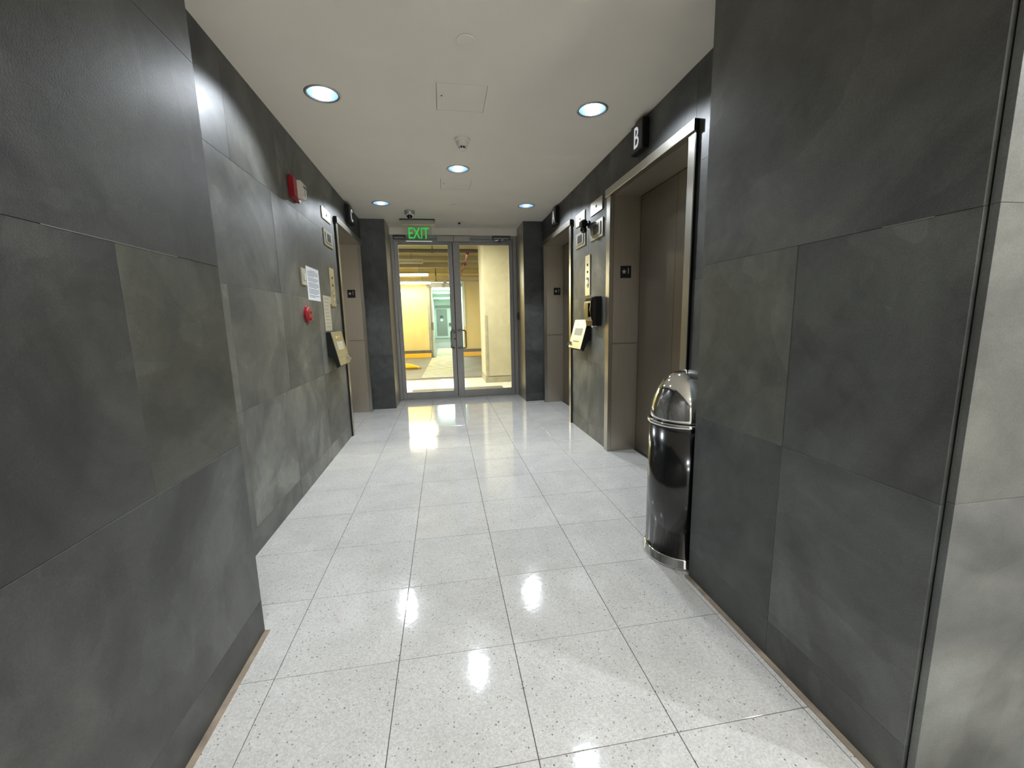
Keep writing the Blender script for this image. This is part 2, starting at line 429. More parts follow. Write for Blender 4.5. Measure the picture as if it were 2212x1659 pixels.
clad_x(wl, XL, 1, [yC1 - 0.04, 6.449], ZR)

# right side
yB0, yB1 = 2.455, 3.835
yA0, yA1 = 4.94, 6.39
wr = shell('wall_right', 'dark slate wall on the right with two lift doorways',
           [(XR + BK, 2.2, YN - 0.019, yB0 + 0.03, 0, CZ), (XR + BK, 2.2, yB0 + 0.03, yB1 - 0.03, 2.44, CZ), (XR + BK, 2.2, yB1 - 0.03, yA0 + 0.03, 0, CZ),
            (XR + BK, 2.2, yA0 + 0.03, yA1 - 0.04, 2.44, CZ), (XR + BK, 2.2, yA1 - 0.04, YD + 0.3, 0, CZ),
            (1.90, 2.2, yB0 + 0.03, yB1 - 0.03, 0, 2.44), (1.90, 2.2, yA0 + 0.03, yA1 - 0.04, 0, 2.44)])
clad_x(wr, XR, -1, [YN, yB0 + 0.03], tones={(2, 0): D2, (3, 0): D2})
clad_x(wr, XR, -1, [yB0 + 0.03, 3.25, yB1 - 0.03], [2.455, CZ], tones={(0, 0): D2, (0, 1): D1})
clad_x(wr, XR, -1, [yB1 - 0.03, 4.375, yA0 + 0.03], tones={(2, 0): E4, (3, 0): E3, (2, 1): E4, (3, 1): E3, (1, 0): E4, (1, 1): E4})  # paler, warmer slate tones hold yellow light reflected from the garage
clad_x(wr, XR, -1, [yA0 + 0.03, 5.7, yA1 - 0.04], [2.455, CZ])
clad_x(wr, XR, -1, [yA1 - 0.04, 6.449], ZR)

# pillars flanking the glass door
YP = 6.47
PLX, PRX = -0.785, 1.268
pl = shell('wall_pillar_left', 'dark slate-faced pier to the left of the glass door', [(XL - BK - 0.001, PLX - 0.004, YP + BK, YD + 0.3, 0, CZ)])
clad_y(pl, YP, -1, [XL + 0.001, PLX], [0.0, 0.13, 0.83, 1.556, CZ], tones={(1, 0): (0.078, 0.082, 0.082), (2, 0): (0.095, 0.099, 0.098), (3, 0): (0.088, 0.093, 0.096)})
box('return_panel', (PLX - 0.018, PLX, YP + 0.019, YD - 0.05, 0, CZ), MT['pillar_side'], pl)
pr = shell('wall_pillar_right', 'dark slate-faced pier to the right of the glass door', [(PRX + 0.004, XR + BK + 0.001, YP + BK, YD + 0.3, 0, CZ)])
clad_y(pr, YP, -1, [PRX, XR - 0.001], [0.0, 0.13, 0.83, 1.556, CZ], tones={(1, 0): (0.078, 0.082, 0.082), (2, 0): (0.095, 0.099, 0.098), (3, 0): (0.088, 0.093, 0.096)})
box('return_panel', (PRX, PRX + 0.018, YP + 0.019, YD - 0.05, 0, CZ), MT['pillar_side'], pr)

# near walls that step into the passage
N1 = (0.064, 0.066, 0.063)
wln = shell('wall_left_near', 'near left slate wall that steps into the passage', [(-1.75, NL - BK, -4.0, YN - BK, 0, CZ)])
clad_x(wln, NL, 1, [[-1.0, -0.2, 0.6, YN], [-1.0, 0.42, YN], [-1.0, 0.35, 1.262, YN], [-1.0, 0.1, YN], [-1.0, 0.1, YN]],
       tones={(0, 2): N1, (0, 1): N1, (1, 0): N1, (1, 1): N1, (2, 0): D4, (2, 1): (0.046, 0.047, 0.045), (2, 2): (0.062, 0.063, 0.052), (3, 1): (0.052, 0.053, 0.050), (3, 0): D4, (4, 1): (0.052, 0.053, 0.050), (4, 0): D4})
clad_y(wln, YN, 1, [XL, NL - 0.02])
wrn = shell('wall_right_near', 'near right slate wall that steps into the passage, with an open dark corner joint',
            [(NR + BK, 5.0, YC + BK, YN - BK, 0, CZ)])
clad_x(wrn, NR, -1, [[YC + 0.022, 1.25, YN], [YC + 0.022, 1.25, YN], [YC + 0.022, 1.25, YN], [YC + 0.022, YN]], zr=[0, 0.15, 0.845, 1.54, CZ],
       tones={(0, 0): (0.076, 0.079, 0.075), (0, 1): (0.056, 0.059, 0.057), (1, 0): (0.080, 0.083, 0.079), (1, 1): (0.060, 0.063, 0.061), (2, 0): D2, (2, 1): (0.098, 0.100, 0.082), (3, 0): (0.070, 0.070, 0.064)})
clad_y(wrn, YC, -1, [NR + 0.009, 2.05, 2.95, 3.9, 4.98], [0.0, 0.856, 1.542, 2.235, CZ], tones={(0, 0): (0.13, 0.135, 0.128), (1, 0): (0.14, 0.142, 0.128), (2, 0): (0.13, 0.132, 0.122)})  # lobby light on this face is put into its paler slate tones
clad_y(wrn, YN, 1, [NR + 0.02, XR])

fill_l = obj('joint_filler', bx(bmesh.new(), NL - 0.0004, NL + 0.0008, 1.06, 1.52, 1.5385, 1.5412), mat('pale_filler', (0.20, 0.20, 0.19, 1), 0.8), wln)
fill_r = obj('joint_filler', bx(bmesh.new(), NR - 0.0008, NR + 0.0004, 0.86, 0.98, 1.5385, 1.5412), bpy.data.materials['pale_filler'], wrn)
MT['bead'] = mat('tan_dirt', (0.34, 0.27, 0.20, 1), 0.8, var=0.4, vscale=12)  # tan dirt along the foot of the near walls
structure(box('trim_right_near', (NR - 0.022, NR - 0.0002, YC + 0.03, YN, 0.0002, 0.004), MT['bead']), 'tan dirt bead along the foot of the near right wall')
structure(box('trim_left_near', (NL + 0.0002, NL + 0.022, -0.6, YN, 0.0002, 0.004), MT['bead']), 'tan dirt bead along the foot of the near left wall')
# lobby behind the camera
structure(box('wall_lobby_back', (-1.75, 5.2, -4.2, -4.0, 0, CZ), MT['lobby']), 'cream painted wall of the lobby behind the viewer')
structure(box('wall_lobby_right', (5.0, 5.2, -4.0, YC + 0.3, 0, CZ), MT['lobby']), 'cream painted side wall of the lobby behind the viewer')

# ------------------------------------------------------------------ floor
fl = structure(box('floor', (-1.75, 5.2, -4.2, 9.85, -0.30, -0.0035), MT['grout']), 'polished pale terrazzo tile floor with thin dark joints')
def tile_mesh(w_, d_):
    bm = bmesh.new(); g = 0.0014
    bx(bm, -w_ / 2 + g, w_ / 2 - g, -d_ / 2 + g, d_ / 2 - g, -0.012, 0.0)
    top = [e for e in bm.edges if all(abs(v.co.z) < 1e-6 for v in e.verts)]
    bmesh.ops.bevel(bm, geom=top, offset=0.0008, segments=1, affect='EDGES')
    me = bpy.data.meshes.new('tile'); bm.to_mesh(me); bm.free(); me.materials.append(MT['terrazzo']); return me
cache = {}
def tile(x0, x1, y0, y1):
    k = (round(x1 - x0, 4), round(y1 - y0, 4))
    if k not in cache: cache[k] = tile_mesh(*k)
    o = bpy.data.objects.new('tile', cache[k]); COL.objects.link(o); o.parent = fl
    o.location = Vector(((x0 + x1) / 2, (y0 + y1) / 2, 0.0)) - fl.location
ys = [TY + k * T for k in range(-5, 12)]      # up to about 6.98
ys = [y for y in ys if y < YD - 0.1] + [YD - 0.02]
for k in range(len(ys) - 1):
    for i in range(-2, 6):
        x0 = TX + i * T; x1 = x0 + T
        if x1 < -1.62 or x0 > 1.93: continue
        if i == 4 and ys[k + 1] < YN + 0.4 and ys[k] < YN - 0.05:   # border strip beside the near right wall
            tile(x0, x0 + 0.075, ys[k], ys[k + 1]); continue
        tile(max(x0, -1.62), min(x1, 1.92), ys[k], ys[k + 1])
# slabs that nobody can tell apart from here: behind the camera, and outside the glass
obj('terrazzo_paving', bx(bmesh.new(), -1.74, 5.15, -4.0, ys[0], -0.012, 0.0), MT['terrazzo'], fl)
def vest():
    for k in range(5):
        for i in range(-3, 7):
            x0 = TX + i * T; y0 = YD + 0.10 + k * T
            tile(x0, x0 + T, y0, min(y0 + T, 9.85))
fl_ext = vest

# ------------------------------------------------------------------ ceiling with real cut-outs
LIGHTS = [(-0.712, 3.108), (1.132, 3.10), (0.212, 4.375), (-0.708, 5.655), (1.150, 5.628)]
LOBBY_LIGHTS = [(2.42, -0.28), (0.2, -1.3), (-0.2, -3.0), (3.6, -2.6)]
PANELS = [(0.022, 0.353, 2.885, 3.230), (0.036, 0.366, 4.672, 5.012)]
LR = 0.098
def ceiling():
    bm = bmesh.new(); edges = []
    def loop(pts):
        vs = [bm.verts.new((x, y, CZ)) for x, y in pts]
        for i in range(len(vs)): edges.append(bm.edges.new((vs[i], vs[(i + 1) % len(vs)])))
    loop([(-1.75, -4.2), (5.2, -4.2), (5.2, YD + 0.12), (-1.75, YD + 0.12)])
    for x, y in LIGHTS + LOBBY_LIGHTS:
        loop([(x + LR * math.cos(t), y + LR * math.sin(t)) for t in [2 * math.pi * i / 40 for i in range(40)]])
    for a, b, c, d in PANELS: loop([(a, c), (b, c), (b, d), (a, d)])
    bmesh.ops.triangle_fill(bm, use_beauty=True, use_dissolve=False, edges=edges)
    r = bmesh.ops.extrude_face_region(bm, geom=list(bm.faces))
    bmesh.ops.translate(bm, vec=(0, 0, 0.014), verts=[v for v in r['geom'] if isinstance(v, bmesh.types.BMVert)])
    bx(bm, -1.75, 5.2, -4.2, YD + 0.12, 3.02, 3.06)
    return structure(obj('ceiling', bm, MT['ceiling']), 'flat cream plaster ceiling with round downlights')
ceil = ceiling()
for a, b, c, d in PANELS:
    o = box('access_panel', (a + 0.003, b - 0.003, c + 0.003, d - 0.003, CZ + 0.0005, CZ + 0.008), MT['ceiling'])
    tag(o, 'flush square access panel in the ceiling ' + ('between the two nearest downlights' if c < 4 else 'just beyond the centre downlight'), 'access panel')
    bm = bmesh.new(); cyl(bm, (a + 0.035, c + 0.15, CZ + 0.001), (a + 0.035, c + 0.15, CZ - 0.002), 0.006, n=12)
    obj('lock', bm, MT['alu_dark'], o)
    # the panel's own origin sits at its middle: shift handled by put()

o = box('ceiling_patch', (0.99, 1.385, 3.94, 4.26, CZ - 0.0012, CZ + 0.001), MT['ceiling'], bev=0.001, seg=1)
tag(o, 'faint rectangular patch in the ceiling plaster beside lift B', 'patch')
# header band over the glass door
hd = structure(box('trim_door_header', (PLX - 0.002, PRX + 0.002, YD - 0.14, YD + 0.10, 2.70, CZ), MT['ceiling']), 'painted soffit band above the glass door')

# ------------------------------------------------------------------ downlights
LL = ['recessed downlight nearest the left wall, in the near row', 'recessed downlight near the lift B sign, in the near row',
      'single recessed downlight in the middle of the ceiling, beyond the smoke detector', 'recessed downlight at far left, just before the dome camera',
      'recessed downlight at far right, near the lift A sign']
def downlight(x, y, label, power, tilt=(0, 0), size=128, blend=0.55, group=None):
    t = thing('downlight', label, 'ceiling light', (x, y, CZ), group)
    bm = bmesh.new(); lathe(bm, x, y, [(0.095, CZ + 0.004), (0.0955, CZ - 0.003), (0.103, CZ - 0.0045), (0.113, CZ - 0.002), (0.114, CZ + 0.0), (0.100, CZ + 0.0)], 48)
    obj('trim_ring', bm, MT['trim'], t, True)
    bm = bmesh.new(); lathe(bm, x, y, [(0.0955, CZ + 0.001), (0.093, CZ + 0.035), (0.086, CZ + 0.075), (0.075, CZ + 0.115), (0.058, CZ + 0.145), (0.0, CZ + 0.150)], 32)
    obj('reflector', bm, MT['reflector'], t, False)
    bm = bmesh.new(); lathe(bm, x, y + 0.01, [(0.0, CZ + 0.062), (0.026, CZ + 0.066), (0.034, CZ + 0.082), (0.034, CZ + 0.125), (0.024, CZ + 0.144)], 24)
    obj('bulb', bm, MT['bulb'], t, True)
    ld = bpy.data.lights.new('downlight_lamp', 'SPOT'); ld.energy = power; ld.color = COOL
    ld.spot_size = math.radians(size); ld.spot_blend = blend; ld.shadow_soft_size = 0.034
    lo = bpy.data.objects.new('lamp_light', ld); COL.objects.link(lo); lo.parent = t; lo.location = (0, 0, -0.002)
    lo.rotation_euler = (math.radians(tilt[0]), math.radians(tilt[1]), 0)
    return t
for i, (x, y) in enumerate(LIGHTS):
    tl = (-20, 0)
    downlight(x, y, LL[i], SPOT_W * [0.86, 0.86, 1.15, 1.6, 1.6][i], tl, size=118, blend=0.58)
for i, (x, y) in enumerate(LOBBY_LIGHTS):
    downlight(x, y, 'recessed lobby downlight ' + ['round the right corner behind the viewer', 'directly behind the viewer', 'near the back wall, at left behind the viewer', 'near the back wall, at right behind the viewer'][i], LOBBY_W * (1.5 if i == 0 else 1.0), (0, 0), size=150, blend=0.3, group='downlights behind the viewer')

def pendant(x, y, z):  # unseen lamp added to brighten the ceiling and the near slate
    t = thing('fill_pendant', 'unseen white globe pendant added as fill light behind the viewer', 'ceiling light', (x, y, CZ))
    bm = bmesh.new(); cyl(bm, (x, y, z + 0.13), (x, y, CZ), 0.008, n=10); obj('rod', bm, MT['trim'], t)
    bm = bmesh.new(); bmesh.ops.create_uvsphere(bm, u_segments=24, v_segments=14, radius=0.13, matrix=Matrix.Translation((x, y, z))); obj('globe', bm, MT['globe'], t, True)
pendant(1.9, -2.0, 1.80)
# ------------------------------------------------------------------ lift entrances
def lift(side, y0, y1, letter, where):
    """side RW/LW, y0 near outer edge of the surround, y1 far outer edge"""
    t = thing('elevator_entrance', 'dark brushed steel lift doors in a steel surround, ' + where, 'elevator', (side.X(0), (y0 + y1) / 2, 0))
    iy0, iy1 = y0 + 0.072, y1 - 0.085
    zt, zo = 2.415, 2.482
    rec = -0.282
    # surround bars, proud of the slate
    obj('surround_bar', bx(bmesh.new(), *side.r(-0.02, 0.020, y0, iy0, 0, zt), bev=0.002, seg=1), MT['steel'], t)
    obj('surround_bar', bx(bmesh.new(), *side.r(-0.02, 0.020, iy1, y1, 0, zt), bev=0.002, seg=1), MT['steel'], t)
    obj('surround_header', bx(bmesh.new(), *side.r(-0.02, 0.034, y0 - 0.004, y1 + 0.004, zt + 0.0015, zo), bev=0.002, seg=1), MT['steel'], t)
    o = obj('header_shade_strip', bx(bmesh.new(), *side.r(0.000, 0.0335, y0 - 0.007, y0 - 0.0042, zt + 0.001, zo)), MT['black_satin'], t); o['label'] = 'black strip for the shaded end of the header'  # black strip painted in for shade on the header's near end
    o = obj('side_shade_strip', bx(bmesh.new(), *side.r(0.000, 0.018, y0 - 0.006, y0 - 0.0005, 0.0, zt)), MT['black_satin'], t); o['label'] = 'black strip for the shaded side of the surround'  # shade on the surround's near side, drawn as a thin black strip
    # deep returns
    obj('jamb', bx(bmesh.new(), *side.r(rec, -0.0205, iy0 - 0.03, iy0, 0, zt)), MT['jamb'], t)
    jf = obj('jamb', bx(bmesh.new(), *side.r(rec, -0.0205, iy1, iy1 + 0.03, 0, zt)), MT['jamb'], t)
    obj('jamb_seam', bx(bmesh.new(), *side.r(rec, -0.0205, iy1 - 0.0012, iy1, 1.066, 1.078)), MT['steel'], jf)
    obj('head_lining', bx(bmesh.new(), *side.r(rec, -0.0205, iy0 - 0.03, iy1 + 0.03, zt, zt + 0.03)), MT['jamb'], t)
    mid = (iy0 + iy1) / 2
    for a, b in ((iy0 + 0.004, mid - 0.0015), (mid + 0.0015, iy1 - 0.006)):
        obj('door_panel', bx(bmesh.new(), *side.r(rec - 0.028, rec + 0.002, a, b, 0.008, zt - 0.004), bev=0.002, seg=1), MT['bronze'], t)
    obj('sill', bx(bmesh.new(), *side.r(rec - 0.02, rec + 0.020, iy0 + 0.0005, iy1 - 0.0005, 0.0, 0.006)), MT['alu_dark'], t)
    # floor plaque on the far return, facing the viewer
    cx = side.X(-0.142 if side is RW else -0.150)
    if letter == 'A': cx = side.X(-0.187)
    yy = iy1
    pq = obj('floor_plaque', bx(bmesh.new(), cx - 0.053, cx + 0.053, yy - 0.005, yy - 0.0002, 1.683, 1.793, bev=0.0015, seg=1), MT['black_satin'], t)
    bm = bmesh.new(); sc_ = (cx - 0.018, 1.740)
    pts = []
    for k in range(10):
        r = 0.024 if k % 2 == 0 else 0.0105; a = math.pi / 2 + k * math.pi / 5
        pts.append((sc_[0] + r * math.cos(a), sc_[1] + r * math.sin(a)))
    prism(bm, pts, 'y', yy - 0.0072, yy - 0.005)
    obj('star', bm, MT['grey_letter'], pq)
    text_mesh('numeral', '1', 0.078, MT['grey_letter'], pq, (cx + 0.024, yy - 0.005, 1.748), (1, 0, 0), (0, 0, 1), (0, -1, 0), 0.002, sx=0.8)
    return t
lift(RW, yB0, yB1, 'B', 'the nearer one on the right wall')
lift(RW, yA0, yA1, 'A', 'the farther one on the right wall')
lift(LW, yC0, yC1, 'C', 'at the end of the left wall')

def lift_sign(side, y0, y1, z0, z1, letter, where):
    t = thing('elevator_sign', 'black box sign with a white letter ' + letter + ' ' + where, 'sign', (side.X(0), (y0 + y1) / 2, z0))
    obj('sign_box', bx(bmesh.new(), *side.r(0.001, 0.052, y0, y1, z0, z1), bev=0.004), MT['black_satin'], t)
    obj('sign_face', bx(bmesh.new(), *side.r(0.0522, 0.054, y0 + 0.012, y1 - 0.012, z0 + 0.012, z1 - 0.012)), MT['sign_face'], t)
    sg = side.sg
    text_mesh('letter', letter, 0.215, MT['white_letter'], t, (side.X(0.054), (y0 + y1) / 2, (z0 + z1) / 2), (0, 1 if sg > 0 else -1, 0), (0, 0, 1), (sg, 0, 0), 0.003, sx=0.72)
    return t
lift_sign(RW, 3.075, 3.275, 2.562, 2.772, 'B', 'above the nearer lift on the right')
lift_sign(RW, 5.495, 5.72, 2.565, 2.772, 'A', 'above the farther lift on the right')
lift_sign(LW, 5.565, 5.845, 2.565, 2.765, 'C', 'above the lift on the left')

# ------------------------------------------------------------------ plates and displays on the walls
def blank_plate(side, y0, y1, z0, z1, label):
    t = thing('wall_plate', label, 'wall plate', (side.X(0), (y0 + y1) / 2, z0))
    obj('plate', bx(bmesh.new(), *side.r(0.0012, 0.009, y0, y1, z0, z1), bev=0.002), MT['plate'], t)
    bm = bmesh.new(); yc, zc = (y0 + y1) / 2, (z0 + z1) / 2
    cyl(bm, (side.X(0.009), yc, zc), (side.X(0.0125), yc, zc), 0.012, n=16)
    obj('keyhole', bm, MT['black_satin'], t)
blank_plate(RW, 4.480, 4.785, 2.345, 2.480, 'blank brass-lit steel plate with a keyhole, left of the black camera')
blank_plate(RW, 3.972, 4.295, 2.355, 2.485, 'blank steel plate with a keyhole, nearest the surround of lift B')
blank_plate(LW, 4.475, 4.800, 2.352, 2.466, 'blank steel plate with a keyhole high on the left wall')
def display(side, y0, y1, z0, z1, label):
    t = thing('floor_indicator', label, 'indicator', (side.X(0), (y0 + y1) / 2, z0))
    bm = bmesh.new()
    obj('faceplate', bx(bm, *side.r(0.0012, 0.010, y0, y1, z0, z1), bev=0.002), MT['plate'], t)
    obj('bezel', bx(bmesh.new(), *side.r(0.010, 0.016, y0 + 0.05, y1 - 0.05, z0 + 0.030, z1 - 0.026), bev=0.002), MT['alu_light'], t)
    w_ = obj('window', bx(bmesh.new(), *side.r(0.0161, 0.0175, y0 + 0.095, y1 - 0.095, z0 + 0.045, z1 - 0.036)), MT['sign_face'], t)
    return t
display(RW, 4.455, 4.790, 2.107, 2.272, 'square steel floor indicator with a dark window, nearer lift A')
display(RW, 3.952, 4.296, 2.105, 2.280, 'square steel floor indicator with a dark window, nearer lift B')
display(LW, 4.475, 4.795, 2.100, 2.258, 'square steel floor indicator with a dark window on the left wall')

# black camera between the indicators
def wall_cam():
    y, z = 4.372, 2.300
    t = thing('security_camera', 'small black camera on the right wall between the lift indicators', 'camera', (XR, y, z))
    bm = bmesh.new(); cyl(bm, (RW.X(0.001), y, z), (RW.X(0.012), y, z), 0.036, n=20); obj('mount', bm, MT['black_satin'], t, False)
    bm = bmesh.new(); cyl(bm, (RW.X(0.012), y, z), (RW.X(0.035), y, z - 0.004), 0.014, n=12)
    bx(bm, RW.X(0.090), RW.X(0.026), y - 0.050, y + 0.060, z - 0.038, z + 0.042, bev=0.014)
    obj('housing', bm, MT['black'], t)
    bm = bmesh.new(); bmesh.ops.create_uvsphere(bm, u_segments=18, v_segments=10, radius=0.036, matrix=Matrix.Translation((RW.X(0.060), y - 0.004, z - 0.056)))
    obj('lens_dome', bm, MT['black'], t, True)
wall_cam()

def call_panel(side, y0, y1, z0, z1, label):
    t = thing('call_panel', label, 'control panel', (side.X(0), (y0 + y1) / 2, z0))
    obj('faceplate', bx(bmesh.new(), *side.r(0.0012, 0.009, y0, y1, z0, z1), bev=0.002), MT['plate'], t)
    yc = (y0 + y1) / 2
    for dz, r, m in ((0.10, 0.013, 'alu_dark'), (0.175, 0.013, 'alu_dark')):
        bm = bmesh.new(); cyl(bm, (side.X(0.009), yc, z1 - dz), (side.X(0.014), yc, z1 - dz), r, n=16); obj('key_switch', bm, MT[m], t)
    for dz in (0.255, 0.315):
        bm = bmesh.new(); cyl(bm, (side.X(0.009), yc, z1 - dz), (side.X(0.016), yc, z1 - dz), 0.026, n=24)
        b = obj('call_button', bm, MT['chrome'], t)
        bm = bmesh.new(); cyl(bm, (side.X(0.0161), yc, z1 - dz), (side.X(0.0175), yc, z1 - dz), 0.014, n=20)
        obj('button_light', bm, MT['white_plastic'], b)
call_panel(RW, 4.303, 4.452, 1.560, 1.985, 'tall steel lift call panel with key switches and two round buttons on the right wall')
call_panel(LW, 4.555, 4.735, 1.500, 1.890, 'tall steel lift call panel beside the lift on the left wall')

# instruction plates behind/below
o = box('backing_plate', RW.r(0.0012, 0.006, 3.80, 4.535, 1.225, 1.545), MT['plate_grey'], bev=0.002)
tag(o, 'grey metal backing plate behind the black dispenser', 'plate')
bm = bmesh.new(); prism(bm, [(4.256, 1.250), (4.50, 1.250), (4.50, 1.520), (4.74, 1.520), (4.74, 1.592), (4.256, 1.592)], 'x', XL + 0.0012, XL + 0.004)
o = obj('instruction_plate', bm, MT['beige']); tag(o, 'beige L-shaped engraved instruction plate below the left call panel', 'plate')
for k in range(9):
    zz = 1.56 - k * 0.034
    obj('text_line', bx(bmesh.new(), *LW.r(0.004, 0.0045, 4.30, 4.30 + random.uniform(0.12, 0.17), zz, zz + 0.006)), MT['g_plinth'], o)

# wedge-shaped consoles: black body, sloped steel lid
def wedge(side, y0, y1, zt, zb, d0, d1, label, db=0.001):
    t = thing('emergency_phone_box', label, 'wall box', (side.X(0), (y0 + y1) / 2, zb))
    bm = bmesh.new()
    prof = [(db, zt), (d0, zt), (d1, zb + 0.0), (d1 - 0.03, zb - 0.022), (0.045, zb + 0.075), (db, zb + 0.10)]
    prism(bm, [(side.X(d), z) for d, z in prof], 'y', y0, y1)
    obj('body', bm, MT['black_satin'], t)
    # sloped face
    L_ = Vector((d1 - d0, 0, zb - zt)); n_ = Vector((-(zb - zt), 0, d1 - d0)).normalized()
    def face(a, b, ya, yb, h, name, m):
        bm = bmesh.new(); q = []
        for f in (a, b):
            p = Vector((d0, 0, zt)) + L_ * f
            q.append((p, p + n_ * h))
        (p0, p0h), (p1, p1h) = q
        poly = [(side.X(p.x), p.z) for p in (p0 + n_ * 0.0006, p1 + n_ * 0.0006, p1h, p0h)]
        prism(bm, poly, 'y', ya, yb); return obj(name, bm, m, t)
    lid = face(0.0, 1.0, y0 + 0.006, y1 - 0.006, 0.006, 'lid', MT['plate'])
    face2 = face(0.30, 0.55, y0 + 0.09, y1 - 0.09, 0.0075, 'recessed_label', MT['beige'])
    face(0.14, 0.19, y0 + 0.15, y1 - 0.15, 0.012, 'pull_tab', MT['chrome'])
    face(0.74, 0.78, y0 + 0.12, y1 - 0.12, 0.0075, 'engraved_line', MT['g_plinth'])
    bm = bmesh.new(); p = Vector((d0, 0, zt)) + L_ * 0.80 + n_ * 0.007
    cyl(bm, (side.X(p.x), y1 - 0.035, p.z), (side.X(p.x + 0.03), y1 - 0.035, p.z - 0.035), 0.012, n=14)
    obj('latch', bm, MT['chrome'], t)
    return t
wedge(LW, 4.262, 4.690, 1.238, 0.905, 0.040, 0.108, 'black wedge-shaped phone box with sloped steel lid on the left wall')
wedge(RW, 4.262, 4.700, 1.300, 0.985, 0.035, 0.120, 'black wedge-shaped phone box with sloped steel lid on the right wall, below the dispenser', 0.0066)

# sanitizer dispenser
def dispenser():
    y0, y1 = 3.962, 4.165
    t = thing('soap_dispenser', 'glossy black hand sanitizer dispenser mounted on the grey plate beside lift B', 'dispenser', (XR, 4.06, 1.235))
    bm = bmesh.new()
    poly = [(XR - 0.0065, 1.240), (XR - 0.0065, 1.530), (XR - 0.070, 1.530), (XR - 0.100, 1.518), (XR - 0.118, 1.485), (XR - 0.124, 1.40), (XR - 0.116, 1.33), (XR - 0.104, 1.29), (XR - 0.098, 1.240)]
    prism(bm, poly, 'y', y0, y1)
    es = [e for e in bm.edges if abs(e.verts[0].co.y - e.verts[1].co.y) < 1e-6]
    bmesh.ops.bevel(bm, geom=es, offset=0.008, segments=2, affect='EDGES')
    obj('body', bm, MT['black'], t)
    obj('front_cover', bx(bmesh.new(), XR - 0.131, XR - 0.1245, y0 + 0.05, y1 - 0.05, 1.32, 1.47, bev=0.003), MT['black'], t)
    bm = bmesh.new(); cyl(bm, (XR - 0.065, 4.06, 1.240), (XR - 0.065, 4.06, 1.222), 0.016, 0.010, n=16)
    obj('nozzle', bm, MT['chrome'], t)
    obj('drip_tray', bx(bmesh.new(), XR - 0.05, XR - 0.0065, y0 + 0.04, y1 - 0.04, 1.2285, 1.2395, bev=0.002), MT['chrome'], t)
dispenser()

# fire strobe: red backbox with white lens body
def strobe():
    t = thing('fire_alarm_strobe', 'red fire alarm strobe with a white lens box high on the left wall', 'alarm', (XL, 3.69, 2.29))
    obj('backbox', bx(bmesh.new(), *LW.r(0.001, 0.030, 3.592, 3.782, 2.295, 2.462), bev=0.006), MT['red'], t)
    obj('horn_housing', bx(bmesh.new(), *LW.r(0.0302, 0.038, 3.60, 3.69, 2.305, 2.452), bev=0.003), MT['red'], t)
    bm = bmesh.new(); prism(bm, [(XL + 0.0303, 2.450), (XL + 0.062, 2.450), (XL + 0.080, 2.425), (XL + 0.080, 2.335), (XL + 0.066, 2.318), (XL + 0.0303, 2.318)], 'y', 3.692, 3.775)
    o = obj('lens', bm, MT['white_plastic'], t); o['label'] = 'white lens housing'
    text_mesh('lettering', 'FIRE', 0.030, MT['ink'], o, (XL + 0.0805, 3.733, 2.362), (0, 0, 1), (0, -1, 0), (1, 0, 0), 0.001)
    obj('lens_slot', bx(bmesh.new(), XL + 0.0802, XL + 0.0812, 3.70, 3.766, 2.395, 2.412), MT['ink'], o)
strobe()
# switch plate, notice, fire pull
t = thing('switch_plate', 'small beige switch plate left of the posted notice', 'switch', (XL, 3.73, 1.64))
obj('plate', bx(bmesh.new(), *LW.r(0.001, 0.014, 3.682, 3.785, 1.640, 1.778), bev=0.003), MT['beige'], t)
obj('rocker', bx(bmesh.new(), *LW.r(0.0142, 0.021, 3.718, 3.750, 1.680, 1.738), bev=0.003), MT['white_plastic'], t)
nt_ = box('notice', LW.r(0.0012, 0.0022, 3.828, 4.188, 1.528, 1.812), MT['paper'])
tag(nt_, 'white printed paper notice taped to the left wall', 'notice')
z = 1.785
obj('heading', bx(bmesh.new(), *LW.r(0.0022, 0.0026, 3.93, 4.09, z - 0.004, z)), MT['ink'], nt_)
for blk in (4, 3, 4, 4, 2):
    for k in range(blk):
        z -= 0.0118
        ww = 4.155 if k < blk - 1 else random.uniform(3.98, 4.1)
        obj('text_line', bx(bmesh.new(), *LW.r(0.0022, 0.0026, 3.862, ww, z - 0.0045, z)), MT['ink'], nt_)
    z -= 0.0065
def pull():
    t = thing('fire_phone_jack', 'small rounded red fire alarm pull below the paper notice', 'alarm', (XL, 3.745, 1.33))
    bm = bmesh.new(); n = 28
    poly = [(3.745 + 0.080 * math.cos(2 * math.pi * i / n), 1.402 + 0.070 * math.sin(2 * math.pi * i / n)) for i in range(n)]
    prism(bm, poly, 'x', XL + 0.001, XL + 0.020)
    obj('base', bm, MT['red'], t)
    bm = bmesh.new()
    bmesh.ops.create_uvsphere(bm, u_segments=24, v_segments=12, radius=1, matrix=Matrix.Translation((XL + 0.0205, 3.745, 1.402)) @ Matrix.Diagonal((0.014, 0.068, 0.058, 1)))
    bmesh.ops.bisect_plane(bm, geom=bm.verts[:] + bm.edges[:] + bm.faces[:], plane_co=(XL + 0.0205, 0, 0), plane_no=(-1, 0, 0), clear_outer=True)
    obj('cover', bm, MT['red'], t, True)
    obj('slot', bx(bmesh.new(), XL + 0.0345, XL + 0.0365, 3.735, 3.765, 1.405, 1.425), MT['black_satin'], t)
    obj('handle', bx(bmesh.new(), XL + 0.0305, XL + 0.044, 3.725, 3.775, 1.352, 1.368, bev=0.003), MT['red'], t)
pull()

